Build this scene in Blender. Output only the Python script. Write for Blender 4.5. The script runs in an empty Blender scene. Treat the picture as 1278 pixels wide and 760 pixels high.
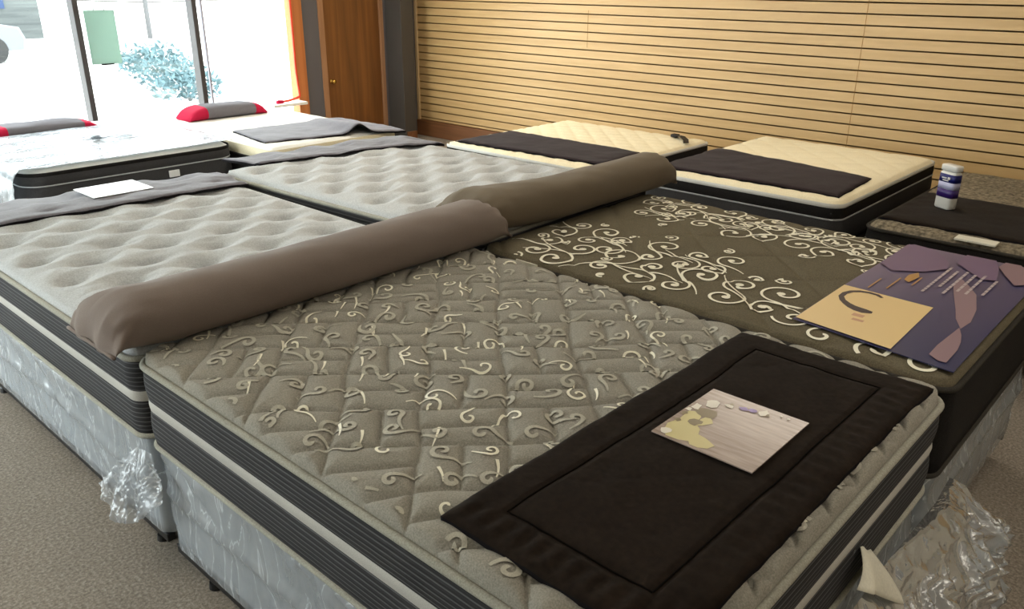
import bpy, bmesh, math, random
import numpy as np
from mathutils import Matrix, Vector

rnd = random.Random(7)
T = 0.85                                   # height of the nearest mattress top above the carpet
scene = bpy.context.scene
COL = scene.collection

# ------------------------------------------------------------------ materials
def lin(c):
    out = []
    for v in c:
        v = v / 255.0
        out.append(v / 12.92 if v <= 0.04045 else ((v + 0.055) / 1.055) ** 2.4)
    return tuple(out) + (1.0,)

class NT:
    def __init__(self, name):
        self.m = bpy.data.materials.new(name)
        self.m.use_nodes = True
        self.t = self.m.node_tree
        self.b = self.t.nodes['Principled BSDF']
        self.out = self.t.nodes['Material Output']
    def n(self, kind, **kw):
        nd = self.t.nodes.new(kind)
        for k, v in kw.items():
            if k.startswith('i_'):
                nd.inputs[k[2:].replace('_', ' ')].default_value = v
            else:
                setattr(nd, k, v)
        return nd
    def l(self, a, ao, b, bi):
        self.t.links.new(a.outputs[ao], b.inputs[bi])
    def ramp(self, stops):
        r = self.t.nodes.new('ShaderNodeValToRGB')
        e = r.color_ramp.elements
        while len(e) < len(stops):
            e.new(0.5)
        for el, (p, c) in zip(e, stops):
            el.position = p
            el.color = c
        return r

def mul(c, k):
    return tuple(min(1, x * k) for x in c[:3]) + (1,)

def fabric(name, col, rough=0.9, scale=300, var=0.25, bump=0.15, big=0.12, bigscale=3.0, sheen=0.0, spec=0.2, dist=0.002):
    k = NT(name); c = lin(col)
    tc = k.n('ShaderNodeTexCoord')
    n1 = k.n('ShaderNodeTexNoise'); n1.inputs['Scale'].default_value = scale; n1.inputs['Detail'].default_value = 2
    n2 = k.n('ShaderNodeTexNoise'); n2.inputs['Scale'].default_value = bigscale; n2.inputs['Detail'].default_value = 4
    k.l(tc, 'Object', n1, 'Vector'); k.l(tc, 'Object', n2, 'Vector')
    r1 = k.ramp([(0.3, mul(c, 1 - var)), (0.7, mul(c, 1 + var))])
    r2 = k.ramp([(0.3, (1 - big,) * 3 + (1,)), (0.7, (1,) * 3 + (1,))])
    k.l(n1, 'Fac', r1, 'Fac'); k.l(n2, 'Fac', r2, 'Fac')
    mx = k.n('ShaderNodeMix', data_type='RGBA', blend_type='MULTIPLY'); mx.inputs[0].default_value = 1
    k.t.links.new(r1.outputs['Color'], mx.inputs[6]); k.t.links.new(r2.outputs['Color'], mx.inputs[7])
    k.t.links.new(mx.outputs[2], k.b.inputs['Base Color'])
    k.b.inputs['Roughness'].default_value = rough
    k.b.inputs['Specular IOR Level'].default_value = spec
    if sheen:
        k.b.inputs['Sheen Weight'].default_value = sheen
        k.b.inputs['Sheen Roughness'].default_value = 0.4
    if bump:
        bp = k.n('ShaderNodeBump'); bp.inputs['Strength'].default_value = bump; bp.inputs['Distance'].default_value = dist
        k.l(n1, 'Fac', bp, 'Height'); k.l(bp, 'Normal', k.b, 'Normal')
    return k.m

def plain(name, col, rough=0.5, metal=0.0, spec=0.5, trans=0.0):
    k = NT(name)
    k.b.inputs['Base Color'].default_value = lin(col)
    k.b.inputs['Roughness'].default_value = rough
    k.b.inputs['Metallic'].default_value = metal
    k.b.inputs['Specular IOR Level'].default_value = spec
    return k.m

def ribbed(name, dark, light, pitch=0.0165, duty=0.72):
    """knitted border fabric: horizontal ribs with a pale thread between them"""
    k = NT(name)
    g = k.n('ShaderNodeNewGeometry'); s = k.n('ShaderNodeSeparateXYZ'); k.l(g, 'Position', s, 'Vector')
    nz = k.n('ShaderNodeTexNoise'); nz.inputs['Scale'].default_value = 6
    k.l(g, 'Position', nz, 'Vector')
    m0 = k.n('ShaderNodeMath', operation='MULTIPLY_ADD'); m0.inputs[1].default_value = 0.004; k.l(nz, 'Fac', m0, 0); k.l(s, 'Z', m0, 2)
    m1 = k.n('ShaderNodeMath', operation='DIVIDE'); m1.inputs[1].default_value = pitch; k.l(m0, 'Value', m1, 0)
    m2 = k.n('ShaderNodeMath', operation='FRACT'); k.l(m1, 'Value', m2, 0)
    m3 = k.n('ShaderNodeMath', operation='PINGPONG'); m3.inputs[1].default_value = 0.5; k.l(m2, 'Value', m3, 0)
    r = k.ramp([(0.06, lin(light)), (0.17, lin(dark)), (0.42, lin(dark)), (0.5, mul(lin(dark), 1.5))])
    k.l(m3, 'Value', r, 'Fac'); k.l(r, 'Color', k.b, 'Base Color')
    k.b.inputs['Roughness'].default_value = 0.8; k.b.inputs['Specular IOR Level'].default_value = 0.25
    bp = k.n('ShaderNodeBump'); bp.inputs['Strength'].default_value = 0.6; bp.inputs['Distance'].default_value = 0.004
    k.l(m3, 'Value', bp, 'Height'); k.l(bp, 'Normal', k.b, 'Normal')
    return k.m

def plastic(name, alpha=0.5, tint=(235, 240, 245), bumpscale=9, bump=0.9, rough=0.16, white=0.5):
    """clear polythene: see-through film + milky scatter + gloss"""
    k = NT(name); t = k.t
    tr = k.n('ShaderNodeBsdfTransparent'); tr.inputs['Color'].default_value = lin(tint)
    df = k.n('ShaderNodeBsdfDiffuse'); df.inputs['Color'].default_value = lin(tint)
    tl = k.n('ShaderNodeBsdfTranslucent'); tl.inputs['Color'].default_value = lin(tint)
    gl = k.n('ShaderNodeBsdfGlossy'); gl.inputs['Roughness'].default_value = rough
    tc = k.n('ShaderNodeTexCoord')
    n1 = k.n('ShaderNodeTexNoise'); n1.inputs['Scale'].default_value = bumpscale; n1.inputs['Detail'].default_value = 3; n1.inputs['Distortion'].default_value = 1.2
    mp = k.n('ShaderNodeMapping'); mp.inputs['Scale'].default_value = (1, 1, 0.4); mp.inputs['Rotation'].default_value = (0.5, 0.5, 0)
    k.l(tc, 'Object', mp, 'Vector'); k.l(mp, 'Vector', n1, 'Vector')
    bp = k.n('ShaderNodeBump'); bp.inputs['Strength'].default_value = bump; bp.inputs['Distance'].default_value = 0.012
    k.l(n1, 'Fac', bp, 'Height')
    for s in (df, gl):
        k.l(bp, 'Normal', s, 'Normal')
    n2 = k.n('ShaderNodeTexNoise'); n2.inputs['Scale'].default_value = bumpscale * 1.1; n2.inputs['Detail'].default_value = 4; n2.inputs['Distortion'].default_value = 0.5
    mp2 = k.n('ShaderNodeMapping'); mp2.inputs['Scale'].default_value = (1.3, 1.3, 0.45); mp2.inputs['Rotation'].default_value = (0.6, 0.6, 0.3)
    k.l(tc, 'Object', mp2, 'Vector'); k.l(mp2, 'Vector', n2, 'Vector')
    cr = k.ramp([(0.3, (0.32,) * 3 + (1,)), (0.485, (0.42,) * 3 + (1,)), (0.5, (0.95,) * 3 + (1,)), (0.515, (0.46,) * 3 + (1,)), (0.7, (0.36,) * 3 + (1,))])
    k.l(n2, 'Fac', cr, 'Fac')
    ml = k.n('ShaderNodeMath', operation='MULTIPLY'); ml.inputs[1].default_value = alpha * white; k.l(cr, 'Color', ml, 0)
    m0 = k.n('ShaderNodeMixShader'); m0.inputs[0].default_value = 0.35; k.l(df, 0, m0, 1); k.l(tl, 0, m0, 2)
    m1 = k.n('ShaderNodeMixShader'); k.l(ml, 0, m1, 0); k.l(tr, 0, m1, 1); k.l(m0, 0, m1, 2)
    fr = k.n('ShaderNodeFresnel'); fr.inputs['IOR'].default_value = 1.5; k.l(bp, 'Normal', fr, 'Normal')
    ad = k.n('ShaderNodeMath', operation='MULTIPLY_ADD'); ad.inputs[1].default_value = 0.7; ad.inputs[2].default_value = 0.05; k.l(fr, 0, ad, 0)
    m2 = k.n('ShaderNodeMixShader'); k.l(ad, 0, m2, 0); k.l(m1, 0, m2, 1); k.l(gl, 0, m2, 2)
    k.l(m2, 0, k.out, 'Surface')
    return k.m

def translucent(name, col):
    k = NT(name)
    d = k.n('ShaderNodeBsdfDiffuse'); d.inputs['Color'].default_value = lin(col)
    t = k.n('ShaderNodeBsdfTranslucent'); t.inputs['Color'].default_value = lin((184, 202, 192))
    m = k.n('ShaderNodeMixShader'); m.inputs[0].default_value = 0.5
    k.l(d, 0, m, 1); k.l(t, 0, m, 2); k.l(m, 0, k.out, 'Surface')
    return k.m

def wood(name, c1, c2, axis='z', scale=1.0, rough=0.4, spec=0.4):
    k = NT(name)
    tc = k.n('ShaderNodeTexCoord'); mp = k.n('ShaderNodeMapping')
    sc = {'x': (0.6, 14, 14), 'y': (14, 0.6, 14), 'z': (14, 14, 0.6)}[axis]
    mp.inputs['Scale'].default_value = tuple(scale * q for q in sc)
    n = k.n('ShaderNodeTexNoise'); n.inputs['Scale'].default_value = 1.0; n.inputs['Detail'].default_value = 6; n.inputs['Distortion'].default_value = 0.6
    k.l(tc, 'Object', mp, 'Vector'); k.l(mp, 'Vector', n, 'Vector')
    r = k.ramp([(0.3, lin(c1)), (0.7, lin(c2))])
    k.l(n, 'Fac', r, 'Fac'); k.l(r, 'Color', k.b, 'Base Color')
    k.b.inputs['Roughness'].default_value = rough; k.b.inputs['Specular IOR Level'].default_value = spec
    return k.m

def carpet_mat():
    k = NT('carpet_loop')
    tc = k.n('ShaderNodeTexCoord')
    n1 = k.n('ShaderNodeTexNoise'); n1.inputs['Scale'].default_value = 85; n1.inputs['Detail'].default_value = 5; n1.inputs['Roughness'].default_value = 0.75
    n2 = k.n('ShaderNodeTexNoise'); n2.inputs['Scale'].default_value = 2.2; n2.inputs['Detail'].default_value = 3
    k.l(tc, 'Object', n1, 'Vector'); k.l(tc, 'Object', n2, 'Vector')
    r = k.ramp([(0.3, lin((112, 104, 95))), (0.5, lin((152, 142, 130))), (0.68, lin((192, 182, 170)))])
    k.l(n1, 'Fac', r, 'Fac')
    r2 = k.ramp([(0.3, (0.84,) * 3 + (1,)), (0.7, (1, 1, 1, 1))]); k.l(n2, 'Fac', r2, 'Fac')
    mx = k.n('ShaderNodeMix', data_type='RGBA', blend_type='MULTIPLY'); mx.inputs[0].default_value = 1
    k.t.links.new(r.outputs['Color'], mx.inputs[6]); k.t.links.new(r2.outputs['Color'], mx.inputs[7])
    k.t.links.new(mx.outputs[2], k.b.inputs['Base Color'])
    k.b.inputs['Roughness'].default_value = 0.95; k.b.inputs['Specular IOR Level'].default_value = 0.1
    bp = k.n('ShaderNodeBump'); bp.inputs['Strength'].default_value = 0.6; bp.inputs['Distance'].default_value = 0.006
    k.l(n1, 'Fac', bp, 'Height'); k.l(bp, 'Normal', k.b, 'Normal')
    return k.m

M = {}
M['quilt_taupe'] = fabric('quilt_taupe', (154, 150, 140), scale=260, var=0.22, bump=0.2, big=0.08)
M['scroll_dull'] = fabric('scroll_dull', (190, 186, 172), scale=300, var=0.12, bump=0.1)
M['scroll_cream'] = plain('scroll_cream', (240, 235, 214), rough=0.45)
M['quilt_brown'] = fabric('quilt_brown', (104, 96, 78), scale=220, var=0.25, bump=0.2, big=0.1)
M['tufted_grey'] = fabric('tufted_grey', (186, 188, 189), scale=160, var=0.16, bump=0.35, big=0.06)
M['cream_quilt'] = fabric('cream_quilt', (240, 228, 196), scale=120, var=0.06, bump=0.2, big=0.05)
M['speckled_grey'] = fabric('speckled_grey', (128, 118, 100), scale=45, var=0.55, bump=0.2)
M['ribs'] = ribbed('ribbed_border', (48, 48, 50), (96, 96, 98))
M['band'] = fabric('pale_band', (192, 190, 184), scale=400, var=0.12, bump=0.1)
M['piping_grey'] = fabric('grey_piping', (168, 166, 154), scale=250, var=0.2, bump=0.2)
M['black_border'] = fabric('black_border', (34, 32, 31), scale=200, var=0.3, bump=0.15)
M['dark_piping'] = fabric('dark_piping', (60, 57, 52), scale=200, var=0.2)
M['charcoal'] = fabric('charcoal_border', (66, 65, 66), scale=220, var=0.15, bump=0.1)
M['pale_piping'] = fabric('pale_piping', (176, 178, 180), scale=200, var=0.1)
M['white_cloth'] = fabric('white_cloth', (238, 236, 230), scale=200, var=0.05, bump=0.1)
M['protector'] = fabric('black_brown_plush', (38, 30, 24), rough=1.0, scale=60, var=0.25, bump=0.2, big=0.3, bigscale=9, sheen=0.05, spec=0.1)
M['protector_far'] = fabric('aubergine_plush', (46, 35, 37), rough=0.9, scale=60, var=0.2, bump=0.2, big=0.25, bigscale=7, sheen=0.08, spec=0.15)
M['grey_plush'] = fabric('grey_plush', (112, 109, 116), rough=0.85, scale=90, var=0.12, bump=0.15, big=0.15, bigscale=6, sheen=0.3, spec=0.2)
M['seam'] = plain('dark_stitching', (16, 13, 11), rough=1.0, spec=0.05)
M['underside'] = plain('dark_backing', (22, 20, 22), rough=0.9, spec=0.1)
M['bolster'] = fabric('taupe_cotton', (126, 113, 105), rough=0.8, scale=420, var=0.08, bump=0.08, big=0.08, bigscale=4, sheen=0.1, spec=0.25)
M['bolster_olive'] = fabric('olive_taupe_cotton', (112, 100, 84), rough=0.8, scale=420, var=0.08, bump=0.08, big=0.08, bigscale=4, sheen=0.1, spec=0.25)
M['plastic'] = plastic('clear_polythene', alpha=0.95, white=0.9, bumpscale=7)
M['plastic_milky'] = plastic('milky_polythene', alpha=0.9, tint=(238, 242, 246), white=0.95)
M['plastic_loose'] = plastic('loose_polythene', alpha=1.0, white=1.0, bumpscale=9)
M['box_fabric'] = fabric('box_spring_fabric', (200, 201, 200), scale=80, var=0.12, bump=0.2)
M['box_fabric_dark'] = fabric('box_spring_grey', (72, 71, 71), scale=150, var=0.1, bump=0.1)
M['steel_black'] = plain('black_steel', (26, 24, 24), rough=0.5, metal=0.3)
M['foot_plastic'] = plain('black_plastic', (14, 13, 13), rough=0.45)
M['paper_white'] = plain('white_card', (240, 240, 240), rough=0.35)
M['tag_white'] = fabric('white_tag', (232, 228, 212), scale=150, var=0.06, bump=0.1)
M['carpet'] = carpet_mat()
M['slat'] = wood('maple_slat', (204, 168, 114), (220, 184, 130), axis='y', rough=0.4, spec=0.4)
M['groove'] = plain('slat_groove', (172, 130, 80), rough=0.8, spec=0.1)
M['baseboard'] = wood('red_brown_base', (110, 70, 42), (142, 96, 62), axis='y', rough=0.5)
M['door'] = wood('brown_veneer', (100, 62, 30), (134, 86, 42), axis='z', rough=0.35)
M['door_frame'] = wood('tan_frame', (150, 108, 76), (174, 130, 94), axis='z', rough=0.5)
M['jamb'] = wood('orange_jamb', (176, 106, 56), (200, 128, 74), axis='z', rough=0.45)
M['grey_paint'] = plain('grey_paint', (96, 93, 96), rough=0.6)
M['dark_paint'] = plain('charcoal_paint', (72, 68, 64), rough=0.6)
M['wall_paint'] = plain('wall_paint', (196, 186, 168), rough=0.8)
M['ceiling'] = plain('ceiling_white', (226, 222, 212), rough=0.9)
M['alu'] = plain('mullion_metal', (74, 70, 70), rough=0.5, metal=0.2)
M['brass'] = plain('brass', (214, 170, 84), rough=0.25, metal=1.0)
M['orange'] = plain('orange_cord', (226, 66, 34), rough=0.5)
M['red'] = fabric('crimson_cloth', (186, 26, 62), scale=200, var=0.1)
M['pillow_grey'] = fabric('pillow_grey', (112, 108, 112), scale=200, var=0.1)
M['strap'] = plain('black_strap', (22, 20, 20), rough=0.6)
M['navy'] = plain('navy_label', (32, 36, 104), rough=0.3)
M['purple_label'] = plain('purple_label', (58, 34, 108), rough=0.3)
M['lilac_label'] = plain('lilac_label', (190, 190, 222), rough=0.3)
M['bottle_white'] = plain('white_plastic', (230, 228, 222), rough=0.35)
M['ink'] = plain('dark_ink', (52, 32, 36), rough=0.5)

# ------------------------------------------------------------------ object helpers
ROOTLOC = {}
def thing(name, label, cat, loc=(0, 0, 0), group=None):
    o = bpy.data.objects.new(name, None); COL.objects.link(o)
    o.empty_display_size = 0.1
    o.location = loc
    o['label'] = label; o['category'] = cat
    if group: o['group'] = group
    ROOTLOC[o] = Vector(loc)
    return o

def tag(o, label, cat, group=None):
    o['label'] = label; o['category'] = cat
    if group: o['group'] = group
    return o

def rootloc(p):
    return ROOTLOC.get(p, Vector((0, 0, 0))) if p else Vector((0, 0, 0))

def make(name, verts, faces, mats, parent=None, fm=None, smooth=True, kind=None, label=None, base=None):
    """verts in world space; becomes ONE mesh object under parent. base: own origin for a top-level mesh"""
    me = bpy.data.meshes.new(name)
    off = rootloc(parent) if parent else Vector(base or (0, 0, 0))
    v = np.asarray(verts, dtype=float) - np.array(off)
    me.from_pydata([tuple(q) for q in v], [], [tuple(int(i) for i in f) for f in faces])
    if not isinstance(mats, (list, tuple)): mats = [mats]
    for m in mats: me.materials.append(m)
    if fm is not None:
        me.polygons.foreach_set('material_index', np.asarray(fm, dtype=np.int32))
    me.polygons.foreach_set('use_smooth', np.full(len(me.polygons), bool(smooth)))
    me.update()
    o = bpy.data.objects.new(name, me); COL.objects.link(o)
    if parent:
        o.parent = parent
        ROOTLOC[o] = off
    else:
        o.location = off
        ROOTLOC[o] = off
    if kind: o['kind'] = kind
    if label: o['label'] = label
    return o

class MB:
    def __init__(self): self.v = []; self.f = []; self.m = []
    def add(self, vs, fs, mi=0):
        b = len(self.v)
        self.v += [tuple(q) for q in vs]
        self.f += [tuple(b + i for i in f) for f in fs]
        self.m += [mi] * len(fs) if isinstance(mi, int) else list(mi)
        return self
    def box(self, x0, x1, y0, y1, z0, z1, mi=0, bev=0.0, seg=2):
        bm = bmesh.new(); bmesh.ops.create_cube(bm, size=1)
        for q in bm.verts:
            q.co = Vector(((x0 + x1) / 2 + q.co.x * (x1 - x0), (y0 + y1) / 2 + q.co.y * (y1 - y0), (z0 + z1) / 2 + q.co.z * (z1 - z0)))
        if bev: bmesh.ops.bevel(bm, geom=bm.edges[:], offset=bev, segments=seg, affect='EDGES', profile=0.5)
        bm.verts.index_update()
        self.add([q.co[:] for q in bm.verts], [[q.index for q in f.verts] for f in bm.faces], mi); bm.free()
        return self
    def tube(self, pts, r, n=10, mi=0, cap=True):
        pts = [Vector(p) for p in pts]
        vs = []; fs = []
        rr = r if isinstance(r, (list, tuple)) else [r] * len(pts)
        for i, p in enumerate(pts):
            d = (pts[min(i + 1, len(pts) - 1)] - pts[max(i - 1, 0)]).normalized()
            a = d.cross(Vector((0, 0, 1)))
            if a.length < 1e-3: a = d.cross(Vector((1, 0, 0)))
            a.normalize(); b = d.cross(a)
            for k in range(n):
                th = 2 * math.pi * k / n
                vs.append(p + a * (rr[i] * math.cos(th)) + b * (rr[i] * math.sin(th)))
        for i in range(len(pts) - 1):
            for k in range(n):
                fs.append((i * n + k, i * n + (k + 1) % n, (i + 1) * n + (k + 1) % n, (i + 1) * n + k))
        if cap:
            fs.append(tuple(range(n))[::-1]); fs.append(tuple((len(pts) - 1) * n + k for k in range(n)))
        return self.add(vs, fs, mi)
    def cyl(self, c, r, z0, z1, n=20, mi=0, r2=None):
        r2 = r if r2 is None else r2
        vs = [(c[0] + r * math.cos(2 * math.pi * k / n), c[1] + r * math.sin(2 * math.pi * k / n), z0) for k in range(n)]
        vs += [(c[0] + r2 * math.cos(2 * math.pi * k / n), c[1] + r2 * math.sin(2 * math.pi * k / n), z1) for k in range(n)]
        fs = [(k, (k + 1) % n, n + (k + 1) % n, n + k) for k in range(n)] + [tuple(range(n))[::-1], tuple(range(n, 2 * n))]
        return self.add(vs, fs, mi)
    def poly(self, pts, z, mi=0):
        return self.add([(p[0], p[1], z) for p in pts], [tuple(range(len(pts)))], mi)
    def build(self, name, mats, parent=None, smooth=False, **kw):
        return make(name, self.v, self.f, mats, parent, fm=self.m, smooth=smooth, **kw)

def rrect(x0, x1, y0, y1, r, n=8, step=0.06):
    """rounded rectangle loop, counter-clockwise: points and outward normals"""
    P = []; N = []
    def line(a, b, nrm):
        k = max(1, int(math.dist(a, b) / step))
        for i in range(k):
            t = i / k
            P.append((a[0] + (b[0] - a[0]) * t, a[1] + (b[1] - a[1]) * t)); N.append(nrm)
    def arc(c, a0):
        for i in range(n):
            th = a0 + (math.pi / 2) * i / n
            P.append((c[0] + r * math.cos(th), c[1] + r * math.sin(th))); N.append((math.cos(th), math.sin(th)))
    line((x0 + r, y0), (x1 - r, y0), (0, -1)); arc((x1 - r, y0 + r), -math.pi / 2)
    line((x1, y0 + r), (x1, y1 - r), (1, 0)); arc((x1 - r, y1 - r), 0)
    line((x1 - r, y1), (x0 + r, y1), (0, 1)); arc((x0 + r, y1 - r), math.pi / 2)
    line((x0, y1 - r), (x0, y0 + r), (-1, 0)); arc((x0 + r, y0 + r), math.pi)
    return P, N

def sweep(P, N, prof):
    n = len(P); vs = []; fs = []; closed = False
    for (off, z) in prof:
        for p, q in zip(P, N):
            vs.append((p[0] + q[0] * off, p[1] + q[1] * off, z))
    for i in range(len(prof) - 1):
        for k in range(n):
            fs.append((i * n + k, (i + 1) * n + k, (i + 1) * n + (k + 1) % n, i * n + (k + 1) % n))
    return vs, fs

def rot_pts(v, piv, a):
    v = np.asarray(v, dtype=float).copy(); c, s = math.cos(a), math.sin(a)
    x = v[:, 0] - piv[0]; y = v[:, 1] - piv[1]
    v[:, 0] = piv[0] + c * x - s * y; v[:, 1] = piv[1] + s * x + c * y
    return v

# value noise for wrinkles
_G = np.random.RandomState(5).rand(64, 64)
def vnoise(x, y):
    x = np.asarray(x, float); y = np.asarray(y, float)
    xi = np.floor(x).astype(int); yi = np.floor(y).astype(int)
    fx = x - xi; fy = y - yi
    fx = fx * fx * (3 - 2 * fx); fy = fy * fy * (3 - 2 * fy)
    g = lambda a, b: _G[a % 64, b % 64]
    return (g(xi, yi) * (1 - fx) + g(xi + 1, yi) * fx) * (1 - fy) + (g(xi, yi + 1) * (1 - fx) + g(xi + 1, yi + 1) * fx) * fy - 0.5

# ------------------------------------------------------------------ mattress tops (height over the flat top plane)
def edge_dist(x, y, R):
    x0, x1, y0, y1 = R
    return np.minimum(np.minimum(x - x0, x1 - x), np.minimum(y - y0, y1 - y))

def crown(x, y, R, h=0.02, w=0.07):
    d = np.clip(edge_dist(x, y, R), 0, None)
    return h * (1 - np.exp(-d / w))

def h_basket(R, UA=0.235, UB=0.2, puff=0.026):
    def f(x, y):
        x = np.asarray(x, float); y = np.asarray(y, float)
        wx = 0.035 * vnoise(x * 5 + 3, y * 5); wy = 0.035 * vnoise(x * 5, y * 5 + 9)
        a = (x - y) * 0.7071 + wx; b = (x + y) * 0.7071 + wy
        ia = np.floor(a / UA); ib = np.floor(b / UB)
        fa = a / UA - ia; fb = b / UB - ib
        alt = ((ia + ib) % 2) == 0
        da = np.where(alt, np.abs(((fa * 2) % 1) - 0.5) / 2, np.abs(fa - 0.5))
        da = np.where(alt, (0.25 - da) * UA, (0.5 - da) * UA)
        db = np.where(alt, np.abs(fb - 0.5), np.abs(((fb * 2) % 1) - 0.5) / 2)
        db = np.where(alt, (0.5 - db) * UB, (0.25 - db) * UB)
        d = np.minimum(da, db)
        q = (0.012 * (1 - np.exp(-np.clip(d, 0, None) / 0.006)) + 0.014 * (1 - np.exp(-np.clip(d, 0, None) / 0.026))) * (0.95 + 0.22 * vnoise(ia * 1.7 + ib * 0.6 + 5, ib * 1.3))
        d2 = np.clip(edge_dist(x, y, R), 0, 1)
        return crown(x, y, R, 0.012, 0.05) + q * np.clip(d2 / 0.022, 0, 1) + 0.004 * vnoise(x * 9, y * 9)
    return f

def h_diamond(R, U=0.3, puff=0.009):
    def f(x, y):
        x = np.asarray(x, float); y = np.asarray(y, float)
        a = (x - y) * 0.7071 / U + 0.06 * vnoise(x * 3, y * 3); b = (x + y) * 0.7071 / U
        da = np.abs(a - np.round(a)) * U; db = np.abs(b - np.round(b)) * U
        d = np.minimum(da, db)
        return crown(x, y, R, 0.014, 0.05) + puff * (1 - np.exp(-d / 0.014)) + 0.003 * vnoise(x * 8, y * 8)
    return f

def h_tufted(R, SX=0.31, SY=0.175, depth=0.058):
    def f(x, y):
        x = np.asarray(x, float); y = np.asarray(y, float)
        u = (x - R[0] - 0.12) / SX; v = (y - R[2] - 0.1) / SY
        best = np.full(np.broadcast(x, y).shape, 9.0)
        for k in (-1, 0, 1):
            row = np.round(v) + k
            sh = 0.5 * (row % 2)
            cu = np.round(u - sh) + sh
            d = np.hypot((u - cu) * SX, (v - row) * SY * 1.5)
            best = np.minimum(best, d)
        dimple = depth * 0.7 * np.exp(-(best / 0.042) ** 2) + depth * 0.6 * np.exp(-(best / 0.10) ** 2)
        wr = 0.022 * vnoise(x * 7 + y * 3, y * 30 + x * 6) * np.exp(-(best / 0.12) ** 2) + 0.010 * np.abs(vnoise(x * 5 + 7, y * 16 - x * 4))
        e = np.clip(edge_dist(x, y, R), 0, 1)
        k = np.clip((e - 0.03) / 0.09, 0, 1)
        return crown(x, y, R, 0.045, 0.06) - dimple * k + wr * k
    return f

def h_flat(R, puff=0.006, U=0.16):
    def f(x, y):
        x = np.asarray(x, float); y = np.asarray(y, float)
        a = (x - y) * 0.7071 / U; b = (x + y) * 0.7071 / U
        d = np.minimum(np.abs(a - np.round(a)), np.abs(b - np.round(b))) * U
        return crown(x, y, R, 0.02, 0.05) + puff * (1 - np.exp(-d / 0.02))
    return f

def top_grid(R, z, hf, res, rc):
    """quilted surface: a height field whose outer rows follow the rounded outline"""
    x0, x1, y0, y1 = R
    nx = max(8, int((x1 - x0) / res)); ny = max(8, int((y1 - y0) / res))
    X, Y = np.meshgrid(np.linspace(x0, x1, nx + 1), np.linspace(y0, y1, ny + 1))
    # pull corner points onto the rounding
    cx = np.where(X < x0 + rc, x0 + rc, np.where(X > x1 - rc, x1 - rc, X))
    cy = np.where(Y < y0 + rc, y0 + rc, np.where(Y > y1 - rc, y1 - rc, Y))
    dx = X - cx; dy = Y - cy
    r = np.hypot(dx, dy); mx = np.maximum(np.abs(dx), np.abs(dy))
    s = np.where(r > 1e-9, mx / np.maximum(r, 1e-9), 1)
    corner = (np.abs(dx) > 0) & (np.abs(dy) > 0)
    X = np.where(corner, cx + dx * s, X); Y = np.where(corner, cy + dy * s, Y)
    Z = z + hf(X, Y)
    edge = np.zeros_like(X, bool); edge[0] = edge[-1] = True; edge[:, 0] = edge[:, -1] = True
    Z[edge] = z - 0.012
    v = np.stack([X.ravel(), Y.ravel(), Z.ravel()], 1)
    i = np.arange(nx * ny); a = (i // nx) * (nx + 1) + i % nx
    f = np.stack([a, a + 1, a + nx + 2, a + nx + 1], 1)
    return v, f

# scroll embroidery -------------------------------------------------
def spiral(c, r, turns, a0, hand, n=34):
    pts = []
    for i in range(n):
        t = i / (n - 1)
        th = a0 + hand * turns * 2 * math.pi * t
        rr = r * (1 - 0.86 * t)
        pts.append((c[0] + rr * math.cos(th), c[1] + rr * math.sin(th)))
    return pts

def ribbon(pts, w0, w1, hf, z, clip):
    """flat embroidered line lying on the quilt"""
    n = len(pts); vs = []; fs = []; ok = []
    P = np.array(pts)
    D = np.gradient(P, axis=0); L = np.maximum(np.hypot(D[:, 0], D[:, 1]), 1e-9)
    Nx = -D[:, 1] / L; Ny = D[:, 0] / L
    w = np.linspace(w0, w1, n) / 2
    A = np.stack([P[:, 0] + Nx * w, P[:, 1] + Ny * w], 1); B = np.stack([P[:, 0] - Nx * w, P[:, 1] - Ny * w], 1)
    za = z + hf(A[:, 0], A[:, 1]) + 0.004; zb = z + hf(B[:, 0], B[:, 1]) + 0.004; zm = z + hf(P[:, 0], P[:, 1]) + 0.004
    za = np.maximum(za, zm - 0.002); zb = np.maximum(zb, zm - 0.002)
    for i in range(n):
        vs.append((A[i, 0], A[i, 1], za[i])); vs.append((B[i, 0], B[i, 1], zb[i]))
    x0, x1, y0, y1 = clip
    for i in range(n - 1):
        if x0 < P[i, 0] < x1 and y0 < P[i, 1] < y1 and x0 < P[i + 1, 0] < x1 and y0 < P[i + 1, 1] < y1:
            fs.append((2 * i, 2 * i + 1, 2 * i + 3, 2 * i + 2))
    return vs, fs

def blob(c, r, hf, z, clip, n=9):
    x0, x1, y0, y1 = clip
    if not (x0 + 3 * r < c[0] < x1 - 3 * r and y0 + 3 * r < c[1] < y1 - 3 * r): return [], []
    vs = [(c[0] + r * math.cos(2 * math.pi * k / n), c[1] + r * math.sin(2 * math.pi * k / n)) for k in range(n)]
    zz = float(np.max(hf(np.array([p[0] for p in vs]), np.array([p[1] for p in vs])))) + z + 0.0035
    return [(p[0], p[1], zz) for p in vs], [tuple(range(n))]

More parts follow.
